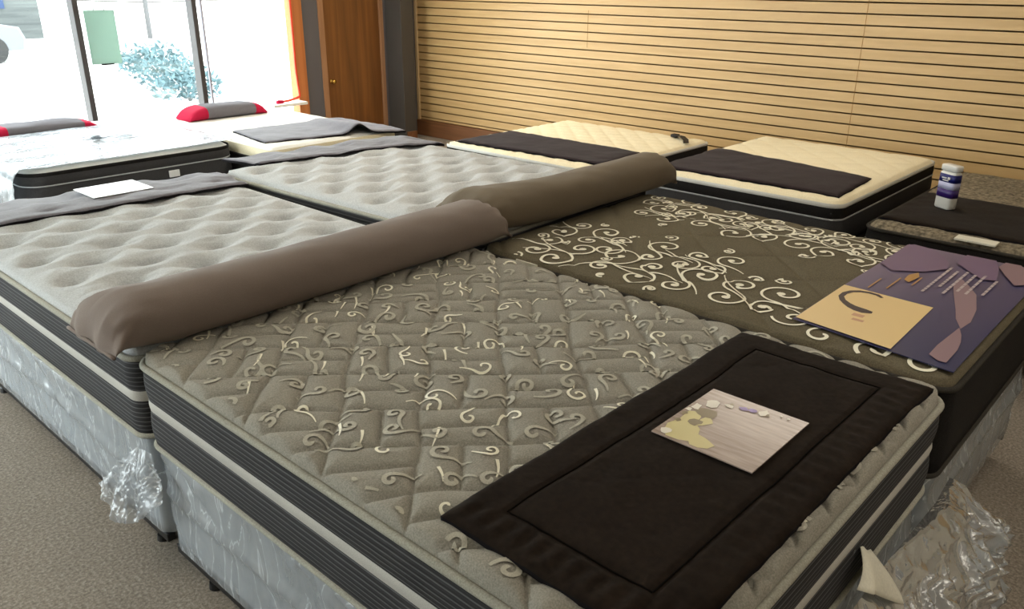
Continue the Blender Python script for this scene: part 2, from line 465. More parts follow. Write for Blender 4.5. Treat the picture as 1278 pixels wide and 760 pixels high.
def scroll_band(mb, cxline, y0, y1, hf, z, clip, w, rng, mi, scale=1.0):
    """a vine of big curling scrolls running along y, curls branching to both sides"""
    y = y0; k = 0
    def put(pts, a, b):
        v, f = ribbon(pts, a, b, hf, z, clip)
        if f: mb.add(v, f, mi)
    while y < y1:
        side = 1 if k % 2 == 0 else -1
        cx = cxline(y)
        for s2 in (side, -side):
            r = scale * rng.uniform(0.062, 0.088) * (1 if s2 == side else 0.72)
            c = (cx + s2 * r * rng.uniform(0.9, 1.25), y + rng.uniform(-0.03, 0.03))
            a0 = math.pi if s2 > 0 else 0
            a0 += rng.uniform(-0.5, 0.5)
            hand = rng.choice((-1, 1))
            sp = spiral(c, r, 1.2, a0, hand)
            put(sp, w * 0.8, w * 1.1)
            v, f = blob(sp[-1], w * 1.35, hf, z, clip)
            if f: mb.add(v, f, mi)
            # lead-in stroke that swings out of the curl
            st = sp[0]; ln = scale * rng.uniform(0.1, 0.17)
            dr = -hand
            tx, ty = -math.sin(a0) * dr, math.cos(a0) * dr
            px, py = math.cos(a0), math.sin(a0)
            tail = [(st[0] + tx * ln * t + px * 0.35 * ln * t * t, st[1] + ty * ln * t + py * 0.35 * ln * t * t) for t in np.linspace(0, 1, 12)]
            put(tail, w, w * 0.35)
            # small outer curl
            if rng.random() < 0.55:
                r3 = r * rng.uniform(0.35, 0.5)
                c3 = (c[0] + s2 * (r + r3 * 0.9), c[1] + rng.uniform(-0.08, 0.08) * scale)
                sp = spiral(c3, r3, 1.2, rng.uniform(0, 6.28), rng.choice((-1, 1)), 22)
                put(sp, w * 0.85, w * 0.7)
                v, f = blob(sp[-1], w * 0.95, hf, z, clip)
                if f: mb.add(v, f, mi)
        y += scale * rng.uniform(0.12, 0.155); k += 1

# ------------------------------------------------------------------ mattress builder
def mattress(label, R, zt, thick, hf, quilt, res, side, rc=0.06, embroider=None, piv=None, ang=0.0, extra=None):
    """side: list of (name, z-from-top start, end, material, bulge)"""
    x0, x1, y0, y1 = R
    root = thing('mattress', label, 'mattress', ((x0 + x1) / 2, (y0 + y1) / 2, zt - thick))
    fin = (lambda v: rot_pts(v, piv, ang)) if ang else (lambda v: np.asarray(v, float))
    v, f = top_grid((x0 + 0.006, x1 - 0.006, y0 + 0.006, y1 - 0.006), zt, hf, res, rc)
    mb_v = [v]; mb_f = [f]; fm = [np.zeros(len(f), int)]
    mats = [quilt]
    if embroider:
        e = MB(); embroider(e)
        mats += [M['scroll_dull'], M['scroll_cream']]
        ev = np.array(e.v); mb_v.append(ev)
    V = fin(np.concatenate(mb_v))
    faces = [tuple(q) for q in f]
    fmi = [0] * len(faces)
    if embroider:
        faces += [tuple(i + len(v) for i in q) for q in e.f]
        fmi += [1 + q for q in e.m]
    make('quilted_top', V, faces, mats, root, fm=fmi)
    P, N = rrect(x0, x1, y0, y1, rc)
    for (nm, za, zb, mat, bulge) in side:
        if nm == 'piping':
            r = (zb - za) / 2; zc = zt - (za + zb) / 2
            prof = [(r * math.cos(t) * 1.0, zc + r * math.sin(t)) for t in np.linspace(math.pi * 0.95, -math.pi * 0.95, 12)]
        else:
            k = 6
            prof = [(bulge * math.sin(math.pi * t), zt - za - (zb - za) * t) for t in np.linspace(0, 1, k + 1)]
        vv, ff = sweep(P, N, prof)
        if nm == 'side_border' and abs(zb - thick) < 0.03:
            n = len(P); ff = ff + [tuple(range(6 * n, 7 * n))[::-1]]
        make(nm, fin(vv), ff, mat, root)
    if extra: extra(root)
    return root

def box_spring(label, R, z0, z1, wrapped=True, mat=None, rc=0.04, seed=1, inset=0.024):
    x0, x1, y0, y1 = R
    root = thing('box_spring', label, 'box spring', ((x0 + x1) / 2, (y0 + y1) / 2, z0))
    P, N = rrect(x0 + inset, x1 - inset, y0 + inset, y1 - inset, rc)
    prof = [(-0.05, z1 - 0.002), (0, z1 - 0.012), (0.004, z1 - 0.05), (0.004, z0 + 0.03), (-0.006, z0 + 0.004), (-0.05, z0)]
    vv, ff = sweep(P, N, prof); n = len(P)
    ff += [tuple(range(n)), tuple(range(5 * n, 6 * n))[::-1]]
    make('box_body', vv, ff, mat or M['box_fabric'], root)
    if wrapped:
        P, N = rrect(x0 + inset, x1 - inset, y0 + inset, y1 - inset, rc, step=0.018)
        H = z1 - z0; k = 22
        vs = []; n = len(P)
        for i in range(k + 1):
            t = i / k
            for j, (p, q) in enumerate(zip(P, N)):
                s = p[0] * 3 + p[1] * 3 + seed * 7
                fold = abs(vnoise(p[0] * 7 + p[1] * 7 + t * 5 + seed, t * 1.2 + seed)) * 0.075 + abs(vnoise(p[0] * 17 + p[1] * 17 - t * 7, t * 2.5)) * 0.03
                ridge = 0.022 * math.exp(-((t - 0.42 - 0.12 * vnoise(s * 0.5, 1)) / 0.06) ** 2)
                o = 0.006 + float(fold) * 0.4 * (1 if t < 0.42 else 0.5) + ridge * 0.6
                o = min(o, 0.03) if i not in (0, k) else 0.008
                vs.append((p[0] + q[0] * o, p[1] + q[1] * o, z1 - 0.004 - (H - 0.002) * t))
        fs = [(i * n + j, (i + 1) * n + j, (i + 1) * n + (j + 1) % n, i * n + (j + 1) % n) for i in range(k) for j in range(n)]
        make('plastic_wrap', vs, fs, M['plastic'], root, label='wrinkled clear plastic wrap')
    return root

def bed_frame(label, R, z1, legs=True):
    x0, x1, y0, y1 = R
    root = thing('bed_frame', label, 'bed frame', ((x0 + x1) / 2, (y0 + y1) / 2, 0))
    zt = z1
    for (a, b, c, d) in ((x0, x0 + 0.03, y0, y1), (x1 - 0.03, x1, y0, y1)):
        MB().box(a, b, c, d, zt - 0.035, zt, bev=0.004).build('side_rail', M['steel_black'], root)
    for yy in (y0 + 0.16, (y0 + y1) / 2, y1 - 0.16):
        MB().box(x0 + 0.03, x1 - 0.03, yy - 0.015, yy + 0.015, zt - 0.03, zt - 0.002, bev=0.003).build('cross_rail', M['steel_black'], root)
    for yy in (y0 + 0.16, y1 - 0.16):
        for xx in (x0 + 0.05, x1 - 0.05):
            lg = MB().box(xx - 0.016, xx + 0.016, yy - 0.016, yy + 0.016, 0.02, zt - 0.03, bev=0.004).build('leg', M['steel_black'], root)
            MB().cyl((xx, yy), 0.028, 0.0, 0.022, n=16, r2=0.024).build('glide', M['foot_plastic'], lg, smooth=False)
    return root

# ------------------------------------------------------------------ cloth sheets lying on a mattress
def sheet(name, label, cat, quad, zf, thick, mats, nu=70, nv=36, seam=0.1, wav=0.004, pucker=True, rand=1, droop=None, seampart=True, lift=None):
    """quad: near-left, near-right, far-right, far-left (x,y). zf(x,y): height of what it lies on"""
    q = [np.array(p, float) for p in quad]
    U, Vv = np.meshgrid(np.linspace(0, 1, nu + 1), np.linspace(0, 1, nv + 1))
    X = (q[0][0] * (1 - U) + q[1][0] * U) * (1 - Vv) + (q[3][0] * (1 - U) + q[2][0] * U) * Vv
    Y = (q[0][1] * (1 - U) + q[1][1] * U) * (1 - Vv) + (q[3][1] * (1 - U) + q[2][1] * U) * Vv
    X = X + 0.012 * vnoise(X * 4 + rand, Y * 4) ; Y = Y + 0.012 * vnoise(X * 4, Y * 4 + rand)
    lu = np.hypot(*(q[1] - q[0])); lv = np.hypot(*(q[3] - q[0]))
    du = np.minimum(U, 1 - U) * lu; dv = np.minimum(Vv, 1 - Vv) * lv
    d = np.minimum(du, dv)
    Z = zf(X, Y) + thick
    Z = Z + wav * vnoise(X * 7 + rand * 3, Y * 7) + wav * 0.5 * vnoise(X * 17 + rand * 3, Y * 17)
    if pucker:
        Z = Z + 0.003 * np.sin(Y * 130) * np.exp(-((U * lu - seam * 0.55) / 0.03) ** 2) + 0.003 * np.sin(X * 120) * np.exp(-((Vv * lv - seam * 0.55) / 0.03) ** 2) * 0.6
    if seam:
        inner = np.abs(d - seam)
        Z = Z - 0.005 * np.exp(-(inner / 0.007) ** 2)
    Z = Z - thick * 0.5 * np.exp(-d / 0.006)
    if lift: Z = Z + lift(X, Y, U, Vv)
    n1 = nu + 1
    v = np.stack([X.ravel(), Y.ravel(), Z.ravel()], 1)
    i = np.arange(nu * nv); a = (i // nu) * n1 + i % nu
    f = [tuple(t) for t in np.stack([a, a + 1, a + n1 + 1, a + n1], 1)]
    ring = list(range(0, nu)) + [r * n1 + nu for r in range(nv)] + [nv * n1 + c for c in range(nu, 0, -1)] + [r * n1 for r in range(nv, 0, -1)]
    low = v[ring].copy(); low[:, 2] -= thick * 0.9
    b = len(v); v = np.concatenate([v, low])
    m = len(ring)
    fm = [0] * len(f)
    f += [(ring[k], b + k, b + (k + 1) % m, ring[(k + 1) % m]) for k in range(m)]
    fm += [1] * m
    cx, cy = X.mean(), Y.mean()
    zb = float(Z.mean() - thick)
    root = thing(name, label, cat, (cx, cy, zb))
    make('plush_panel', v, f, mats, root, fm=fm)
    if seam and seampart:
        def at(u, w):
            x = (q[0][0] * (1 - u) + q[1][0] * u) * (1 - w) + (q[3][0] * (1 - u) + q[2][0] * u) * w
            y = (q[0][1] * (1 - u) + q[1][1] * u) * (1 - w) + (q[3][1] * (1 - u) + q[2][1] * u) * w
            iu = u * nu; iv = w * nv
            a0 = min(int(iu), nu - 1); b0 = min(int(iv), nv - 1); fu = iu - a0; fv = iv - b0
            def bl(A): return (A[b0, a0] * (1 - fu) + A[b0, a0 + 1] * fu) * (1 - fv) + (A[b0 + 1, a0] * (1 - fu) + A[b0 + 1, a0 + 1] * fu) * fv
            return (bl(X), bl(Y), bl(Z) + 0.0012)
        su, sv = seam / lu, seam / lv
        pts = [at(su + (1 - 2 * su) * t, sv) for t in np.linspace(0, 1, 50)] + [at(1 - su, sv + (1 - 2 * sv) * t) for t in np.linspace(0, 1, 30)][1:]
        pts += [at(1 - su - (1 - 2 * su) * t, 1 - sv) for t in np.linspace(0, 1, 50)][1:] + [at(su, 1 - sv - (1 - 2 * sv) * t) for t in np.linspace(0, 1, 30)][1:]
        MB().tube(pts, 0.0022, n=5, cap=False).build('border_seam', M['seam'], root, smooth=True)
    return root

# ------------------------------------------------------------------ bolster pillows
def bolster(label, x0, x1, yc, hw, hh, zb, mat, seed, yl=0.0, yr=0.0, zl=0.0, bend=0.0, tip_l=1.25, tip_r=1.0, fl=0.16):
    """long body pillow: round in the middle, pinched to a seam at both ends"""
    n = 110; m = 40
    L = x1 - x0; vs = []
    root = thing('bolster_pillow', label, 'pillow', ((x0 + x1) / 2, yc, zb))
    seam = [[], []]
    for i in range(n + 1):
        t = i / n
        s = 0.5 - 0.5 * math.cos(math.pi * t)
        x = x0 + L * s
        dl = (x - x0); dr = (x1 - x)
        pl = min(1, dl / 0.16); pr = min(1, dr / 0.16)
        full = (1 - (1 - pl) ** 2.6) ** 0.62 * (1 - (1 - pr) ** 2.6) ** 0.62
        h = 0.010 + (hh - 0.010) * full
        wl = 1 + (tip_l - 1) * (1 - min(1, dl / fl)) ** 1.5; wr = 1 + (tip_r - 1) * (1 - pr) ** 2
        w = hw * wl * wr
        yy = yc + yl * (1 - min(1, dl / (fl * 1.3))) ** 1.3 + yr * (1 - pr) ** 1.5 + bend * math.sin(math.pi * s)
        zc = zb + h + 0.012 * (1 - full) + zl * (1 - pl)
        for k in range(m):
            th = 2 * math.pi * k / m
            c, sn = math.cos(th), math.sin(th)
            ex = 0.86
            py = w * math.copysign(abs(c) ** ex, c); pz = h * math.copysign(abs(sn) ** ex, sn)
            fall = math.exp(-min(dl, dr) / 0.07)
            wr_ = 0.017 * fall * math.sin(py * 150 + seed) * (1 if sn > -0.2 else 0) * min(1, min(dl, dr) / 0.02)
            wr_ += 0.007 * vnoise(x * 5 + seed, th * 1.5 + x * 2) + 0.004 * vnoise(x * 13 + seed + py * 20, th * 2.2)
            if sn < -0.5: wr_ = min(wr_, 0)
            vs.append((x + 0.02 * fall * math.cos(py * 40) * (1 if dl < dr else -1) * 0.4, yy + py + c * wr_, zc + pz + sn * wr_))
            if k == 0 and (i == 0 or i == n): pass
        if i in (0, n):
            seam[0 if i == 0 else 1] = [(x, yy + w * (2 * q - 1), zc) for q in np.linspace(0, 1, 14)]
    fs = [(i * m + k, i * m + (k + 1) % m, (i + 1) * m + (k + 1) % m, (i + 1) * m + k) for i in range(n) for k in range(m)]
    fs += [tuple(range(m))[::-1], tuple(n * m + k for k in range(m))]
    make('pillow_body', vs, [f[::-1] for f in fs], mat, root)
    for s in seam:
        MB().tube(s, 0.006, n=7).build('end_seam', mat, root, smooth=True)
    return root

# ================================================================== THE ROOM
XW, YW, ZC = 6.45, 6.0, 3.0
XL, YF = -4.6, -5.0
def struct(o): o['kind'] = 'structure'; return o

struct(MB().box(XL, XW + 0.02, YF, YW + 0.1, -0.12, 0, 0).build('floor', M['carpet']))
struct(MB().box(XL - 0.1, XW + 0.2, YF - 0.1, YW + 0.2, ZC, ZC + 0.1).build('ceiling', M['ceiling']))
mb = MB(); mb.box(XL - 0.1, XL, YF, 1.6, 0, ZC).box(XL - 0.1, XL, 5.4, YW, 0, ZC).box(XL - 0.1, XL, 1.6, 5.4, 0, 0.22).box(XL - 0.1, XL, 1.6, 5.4, 2.75, ZC)
struct(mb.build('wall_left', M['wall_paint']))
struct(MB().box(XL - 0.1, XW + 0.2, YF - 0.1, YF, 0, ZC).build('wall_front', M['wall_paint']))

# slat wall on the right: planks with a routed groove between every two
P0 = 0.0919; GZ = 0.863 + T
mb = MB(); zs0 = 0.213
g = GZ
while g - P0 > zs0 + 0.02: g -= P0
zz = zs0; gs = []
while g < ZC: gs.append(g); g += P0
for lo, hi in zip([zs0] + gs, gs + [ZC]):
    a = lo + (0.006 if lo != zs0 else 0); b = hi - (0.006 if hi != ZC else 0)
    mb.add([(XW, YF, a), (XW, 5.985, a), (XW, 5.985, b), (XW, YF, b)], [(0, 1, 2, 3)], 0)
    mb.add([(XW, YF, b), (XW, 5.985, b), (XW + 0.006, 5.985, b), (XW + 0.006, YF, b)], [(0, 1, 2, 3)], 1)
    mb.add([(XW, YF, a), (XW, 5.985, a), (XW + 0.006, 5.985, a), (XW + 0.006, YF, a)], [(3, 2, 1, 0)], 1)
mb.add([(XW + 0.006, YF, 0), (XW + 0.006, 5.985, 0), (XW + 0.006, 5.985, ZC), (XW + 0.006, YF, ZC)], [(0, 1, 2, 3)], 1)
for (ys, za, zb_) in ((0.24, 0.3, ZC), (3.18, 1.28, 1.66)):          # butt joints of the panels
    mb.box(XW - 0.0012, XW + 0.004, ys - 0.003, ys + 0.003, za, zb_, 1)
mb.box(XW + 0.006, XW + 0.12, YF, YW, 0, ZC, 1)
struct(mb.build('wall_right', [M['slat'], M['groove']]))
struct(MB().box(XW - 0.02, XW + 0.004, 5.945, 5.99, 0.2, ZC, 0, bev=0.004).build('trim_1', wood('pale_end_trim', (206, 176, 130), (222, 194, 150))))
struct(MB().box(XW - 0.035, XW + 0.006, YF, 5.99, 0, 0.205, 0, bev=0.008).build('baseboard_right', M['baseboard']))

# window wall
wx0, wx1 = -4.5, 4.60
wz0, wz1 = 0.22, 2.75
mb = MB()
mb.box(XL, wx0, YW, YW + 0.12, 0, ZC, 0); mb.box(wx0, wx1, YW, YW + 0.12, 0, wz0, 0); mb.box(wx0, wx1, YW, YW + 0.12, wz1, ZC, 0)
mb.box(4.73, 5.005, YW, YW + 0.12, 0, ZC, 1)
mb.box(5.005, 5.905, YW, YW + 0.12, 2.2, ZC, 1); mb.box(5.905, XW + 0.1, YW, YW + 0.12, 0, ZC, 1)
struct(mb.build('wall_back', [M['wall_paint'], M['grey_paint']]))
struct(MB().box(4.60, 4.735, YW - 0.03, YW + 0.12, 0, ZC, 0, bev=0.006).build('trim_2', M['jamb']))
# grey pilaster in the corner
struct(MB().box(5.965, 6.165, 5.70, YW, 0, ZC, 0, bev=0.004).build('trim_3', M['dark_paint']))
struct(MB().box(5.99, 6.15, 5.675, 5.70, 0, 0.12, 0, bev=0.004).build('baseboard_back', M['baseboard']))

glass = NT('window_glass')
tr = glass.n('ShaderNodeBsdfTransparent'); tr.inputs['Color'].default_value = (0.97, 0.99, 0.98, 1)
gl = glass.n('ShaderNodeBsdfGlossy'); gl.inputs['Roughness'].default_value = 0.02
mxs = glass.n('ShaderNodeMixShader'); mxs.inputs[0].default_value = 0.05
glass.l(tr, 0, mxs, 1); glass.l(gl, 0, mxs, 2); glass.l(mxs, 0, glass.out, 'Surface')
M['glass'] = glass.m

win = bpy.data.objects.new('window_1', None); COL.objects.link(win); win.location = (0, YW, wz0); win['kind'] = 'structure'
ROOTLOC[win] = Vector((0, YW, wz0))
mulls = [3.43 - 1.165 * k for k in range(0, 7)]
for x in mulls:
    MB().box(x - 0.026, x + 0.026, YW - 0.055, YW + 0.075, wz0, wz1, 0, bev=0.004).build('mullion', M['alu'], win)
mb = MB().box(wx0, wx1, YW - 0.03, YW + 0.07, wz0 - 0.0, wz0 + 0.045).box(wx0, wx1, YW - 0.03, YW + 0.07, wz1 - 0.05, wz1).box(wx0, wx0 + 0.05, YW - 0.03, YW + 0.07, wz0, wz1)
mb.build('window_frame', plain('pale_sill', (206, 204, 204), rough=0.4), win)
MB().box(3.53, 3.545, YW - 0.004, YW + 0.03, wz0, wz1).build('glazing_bead', plain('lilac_metal', (170, 164, 178), rough=0.4), win)
ed = [wx0] + sorted(mulls) + [wx1]
for a, b in zip(ed[:-1], ed[1:]):
    MB().box(a, b, YW + 0.016, YW + 0.022, wz0 + 0.03, wz1 - 0.03).build('glass_pane', M['glass'], win)

win2 = bpy.data.objects.new('window_2', None); COL.objects.link(win2); win2.location = (XL, 3.5, 0.22); win2['kind'] = 'structure'
ROOTLOC[win2] = Vector((XL, 3.5, 0.22))
e2 = [1.626 + 1.25 * k for k in range(4)]
for y in e2:
    MB().box(XL - 0.08, XL + 0.03, y - 0.026, y + 0.026, 0.22, 2.75, 0, bev=0.004).build('mullion', M['alu'], win2)
for a, b in zip(e2[:-1], e2[1:]):
    MB().box(XL - 0.05, XL - 0.044, a, b, 0.22, 2.75).build('glass_pane', M['glass'], win2)

# door
door = bpy.data.objects.new('door_1', None); COL.objects.link(door); door.location = (5.45, YW, 0); door['kind'] = 'structure'
ROOTLOC[door] = Vector((5.45, YW, 0))
MB().box(5.04, 5.87, YW + 0.015, YW + 0.055, 0.01, 2.16, 0, bev=0.003).build('door_leaf', M['door'], door)
mb = MB().box(4.965, 5.04, YW - 0.012, YW + 0.06, 0, 2.2, 0, bev=0.004).box(5.87, 5.925, YW - 0.012, YW + 0.06, 0, 2.2, 0, bev=0.004).box(4.965, 5.925, YW - 0.012, YW + 0.06, 2.16, 2.23, 0, bev=0.004)
mb.build('door_frame', M['door_frame'], door)
kv = []
mb = MB()
kz = 0.80; kx = 5.105
prof = [(0.028, 0.0), (0.028, 0.006), (0.011, 0.010), (0.011, 0.034), (0.024, 0.042), (0.028, 0.054), (0.022, 0.066), (0.001, 0.070)]
nn = 16
vs = [(kx + r * math.cos(2 * math.pi * k / nn), YW + 0.015 - d, kz + r * math.sin(2 * math.pi * k / nn)) for r, d in prof for k in range(nn)]
fs = [(i * nn + k, i * nn + (k + 1) % nn, (i + 1) * nn + (k + 1) % nn, (i + 1) * nn + k) for i in range(len(prof) - 1) for k in range(nn)]
mb.add(vs, fs).build('door_knob', M['brass'], door, smooth=True, label='round brass door knob')

# ================================================================== BEDS
def side_striped(th):
    return [('piping', 0.004, 0.026, M['piping_grey'], 0), ('side_border', 0.024, 0.135, M['ribs'], 0.006), ('band', 0.135, 0.172, M['band'], 0.003),
            ('side_border', 0.172, th - 0.022, M['ribs'], 0.006), ('piping', th - 0.024, th - 0.004, M['piping_grey'], 0)]
def side_black(th):
    return [('piping', 0.004, 0.024, M['dark_piping'], 0), ('side_border', 0.022, th - 0.02, M['black_border'], 0.008), ('piping', th - 0.022, th - 0.004, M['dark_piping'], 0)]
def side_foam(th):
    return [('side_border', -0.004, 0.022, M['white_cloth'], 0.004), ('side_border', 0.022, 0.088, M['black_border'], 0.004), ('piping', 0.086, 0.098, M['pale_piping'], 0),
            ('side_border', 0.096, th, M['charcoal'], 0.008)]

# --- A: front mattress
RA = (0.0, 1.515, -1.985, 0.0); hA = h_basket(RA)
def emb_A(mb):
    r = random.Random(3); clip = (0.03, 1.49, -1.96, -0.03)
    def put(pts, a, b, mi):
        v, f = ribbon(pts, a, b, hA, T, clip)
        if f: mb.add(v, f, mi)
    y = -1.93
    row = 0
    while y < 0:
        x = 0.05 + (0.06 if row % 2 else 0)
        while x < 1.49:
            c = (x + r.uniform(-0.03, 0.03), y + r.uniform(-0.03, 0.03))
            hi = r.random() < 0.2
            w = 0.0085 if hi else 0.013
            rad = r.uniform(0.018, 0.034); hand = r.choice((-1, 1)); a0 = r.uniform(0, 6.28)
            sp = spiral(c, rad, r.uniform(0.75, 1.15), a0, hand, 20)
            put(sp, w, w * 0.8, 1 if hi else 0)
            ln = r.uniform(0.035, 0.075); st = sp[0]
            tx, ty = -math.sin(a0) * -hand, math.cos(a0) * -hand; px, py = math.cos(a0), math.sin(a0)
            cv = r.uniform(-0.6, 0.9)
            put([(st[0] + tx * ln * t + px * cv * ln * t * t, st[1] + ty * ln * t + py * cv * ln * t * t) for t in np.linspace(0, 1, 9)], w, w * 0.4, 1 if hi else 0)
            if r.random() < 0.33:
                a = r.uniform(0.5, 1.1); q = (c[0] + r.uniform(-.05, .05), c[1] + r.uniform(-.05, .05)); l2 = r.uniform(0.02, 0.04)
                put([(q[0] + math.cos(a) * l2 * t, q[1] + math.sin(a) * l2 * t + 0.006 * t * t) for t in np.linspace(-1, 1, 6)], 0.003, 0.009, 1)
            x += r.uniform(0.11, 0.155)
        y += 0.085; row += 1
thA = 0.318
def law_tag(root):
    # white fabric tag caught in the border of the foot side, blown out and twisted a little
    vs = []; n = 8; m = 6
    TL, TR = np.array((0.90, -1.992, T - 0.185)), np.array((0.995, -1.992, T - 0.250))
    BL, BR = np.array((0.74, -2.045, T - 0.185)), np.array((1.075, -2.075, T - 0.425))
    for i in range(n + 1):
        t = i / n
        for k in range(m + 1):
            u = k / m
            p = (TL * (1 - u) + TR * u) * (1 - t) + (BL * (1 - u) + BR * u) * t
            p = p + np.array((0, -0.02 * math.sin(u * 9) * t - 0.01 * math.sin(math.pi * t), 0.004 * math.sin(u * 7)))
            vs.append(tuple(p))
    fs = [(i * (m + 1) + k, i * (m + 1) + k + 1, (i + 1) * (m + 1) + k + 1, (i + 1) * (m + 1) + k) for i in range(n) for k in range(m)]
    o = make('care_tag', vs, fs, M['tag_white'], root, label='white fabric tag')
    sm = o.modifiers.new('thickness', 'SOLIDIFY'); sm.thickness = 0.0015
matA = mattress('taupe basket-quilted mattress with fine cream scrolls and striped border, nearest of all', RA, T, thA, hA, M['quilt_taupe'], 0.0052, side_striped(thA), rc=0.075, embroider=emb_A, extra=law_tag)

# --- B: brown mattress with big scrolls
RB = (1.555, 2.905, -1.985, -0.005); hB = h_diamond(RB)
def emb_B(mb):
    r = random.Random(11); clip = (1.566, 2.88, -1.972, -0.04)
    scroll_band(mb, lambda y: 1.765 + 0.03 * math.sin(y * 4), -1.32, -0.05, hB, T, clip, 0.0125, r, 1, 1.3)
    for (c, rad, tn, a0, hd, ww) in (((1.628, -1.55), 0.055, 0.9, 0.4, 1, 0.014), ((1.640, -1.73), 0.07, 1.1, 2.6, -1, 0.02), ((1.63, -1.885), 0.062, 1.0, 0.2, 1, 0.018), ((1.70, -1.42), 0.075, 1.15, 2.0, 1, 0.013)):
        sp = spiral(c, rad, tn, a0, hd)
        v, f = ribbon(sp, ww * 0.7, ww, hB, T, clip)
        if f: mb.add(v, f, 1)
    scroll_band(mb, lambda y: 2.02 + 0.05 * math.sin(y * 5 + 1), -0.95, -0.12, hB, T, clip, 0.0115, r, 1, 1.1)
    scroll_band(mb, lambda y: 2.58 + 0.03 * math.sin(y * 5), -1.5, -0.25, hB, T, clip, 0.0115, r, 1, 1.15)
    scroll_band(mb, lambda y: 2.74 + 0.03 * math.sin(y * 5 + 2), -1.4, -0.12, hB, T, clip, 0.0105, r, 1, 1.0)
thB = 0.33
def lab_B(root):
    MB().box(1.545, 1.551, -0.36, -0.24, T - 0.02, T + 0.008, bev=0.002).build('edge_label', M['tag_white'], root, label='small white label at the edge')
matB = mattress('dark brown quilted mattress with bold cream scrollwork, right of the nearest bed', RB, T, thB, hB, M['quilt_brown'], 0.010, side_black(thB), rc=0.06, embroider=emb_B, extra=lab_B)

# --- C and D: tufted grey
RC = (0.0, 1.455, 0.03, 2.12); hC = h_tufted(RC)
thC = 0.318
matC = mattress('light grey tufted mattress with striped border, at the left behind the nearest bed', RC, T - 0.012, thC, hC, M['tufted_grey'], 0.010, side_striped(thC), rc=0.06)
ZD = T + 0.018
RD = (1.585, 3.02, 0.035, 2.12); hD0 = h_tufted(RD)
pivD, angD = (1.585, 0.035), math.radians(2.6)
matD = mattress('light grey tufted mattress in the middle, behind the olive body pillow', RD, ZD, thC + 0.03, hD0, M['tufted_grey'], 0.010, side_striped(thC), rc=0.06, piv=pivD, ang=angD)
def hD(x, y):
    c, s = math.cos(-angD), math.sin(-angD)
    X = np.asarray(x) - pivD[0]; Y = np.asarray(y) - pivD[1]
    return hD0(pivD[0] + c * X - s * Y, pivD[1] + s * X + c * Y)

# boxes and frames below them
FZ = 0.125
for nm, R_, z1, seed in (('under the nearest scroll-quilted mattress', (0.0, 1.515, -1.985, 0.0), T - thA, 1), ('under the dark brown scrollwork mattress', (1.555, 2.905, -1.985, -0.005), T - thB, 2),
                         ('under the left grey tufted mattress', (0.0, 1.455, 0.03, 2.12), T - 0.012 - thC, 3), ('under the middle grey tufted mattress', (1.60, 2.93, 0.06, 2.10), T - 0.012 - thC, 4)):
    BOX = globals().setdefault('BOX', {}); BOX[seed] = box_spring('pale box spring in wrinkled clear plastic ' + nm, R_, FZ, z1, True, seed=seed)
    bed_frame('black metal bed frame on short legs ' + nm.replace('mattress', 'bed'), (R_[0] + 0.02, R_[1] - 0.02, R_[2] + 0.02, R_[3] - 0.02), FZ)

# --- E and F by the window
ZE = T - 0.115; thE = 0.30
RE = (0.82, 2.375, 3.52, 5.42); hE = h_flat(RE, 0.003)
def lab_E(root):
    MB().box(1.80, 1.88, 3.503, 3.514, ZE - 0.165, ZE - 0.115, bev=0.002).build('side_label', M['paper_white'], root, label='small white label')
sE = [('side_border', -0.004, 0.022, M['black_border'], 0.004), ('side_border', 0.022, 0.085, M['charcoal'], 0.004), ('piping', 0.083, 0.093, M['pale_piping'], 0), ('side_border', 0.091, thE, M['charcoal'], 0.008)]
matE = mattress('charcoal-sided mattress under loose white plastic, by the window at the left', RE, ZE, thE, hE, M['white_cloth'], 0.04, sE, rc=0.16, extra=lab_E)
RF = (2.41, 3.66, 3.08, 5.0); hF = h_flat(RF, 0.004)
sF = [('side_border', -0.004, 0.075, M['cream_quilt'], 0.006), ('piping', 0.073, 0.085, M['dark_piping'], 0), ('side_border', 0.083, thE, M['black_border'], 0.006)]
matF = mattress('white-topped mattress with a cream edge, by the window in front of the wooden door', RF, ZE, thE, hF, M['white_cloth'], 0.03, sF, rc=0.06)
box_spring('dark grey box spring of the plastic-covered bed by the window', (0.9, 2.36, 3.56, 5.40), FZ, ZE - thE, False, M['box_fabric_dark'], rc=0.1)
box_spring('dark grey box spring of the bed in front of the wooden door', (2.42, 3.65, 3.10, 4.98), FZ, ZE - thE, False, M['box_fabric_dark'])
bed_frame('black metal bed frame under the plastic-covered bed by the window', (0.93, 2.33, 3.6, 5.36), FZ)
bed_frame('black metal bed frame under the bed in front of the wooden door', (2.44, 3.63, 3.12, 4.96), FZ)

# --- G, H, I along the slat wall
thG = 0.25
ZG = T - 0.165; RG = (3.74, 5.36, 0.99, 2.56); hG = h_flat(RG, 0.010, 0.14)
matG = mattress('slim cream-topped mattress with black side, the further of two along the slat wall', RG, ZG, thG, hG, M['cream_quilt'], 0.02, side_foam(thG), rc=0.05)
ZH = T - 0.095; RH = (3.77, 5.55, -0.77, 0.60); hH = h_flat(RH, 0.006, 0.2)
matH = mattress('slim cream-topped mattress with black side, nearer of two along the slat wall, beside the bottle', RH, ZH, thG, hH, M['cream_quilt'], 0.02, side_foam(thG), rc=0.09)
ZI = T - 0.17; RI = (3.74, 5.62, -2.42, -0.925); hI = h_flat(RI, 0.008, 0.16)
def lab_I(root):
    MB().box(3.735, 3.822, -1.60, -1.40, ZI + 0.018, ZI + 0.030, bev=0.003).build('front_label', M['tag_white'], root, label='white label on the speckled quilt')
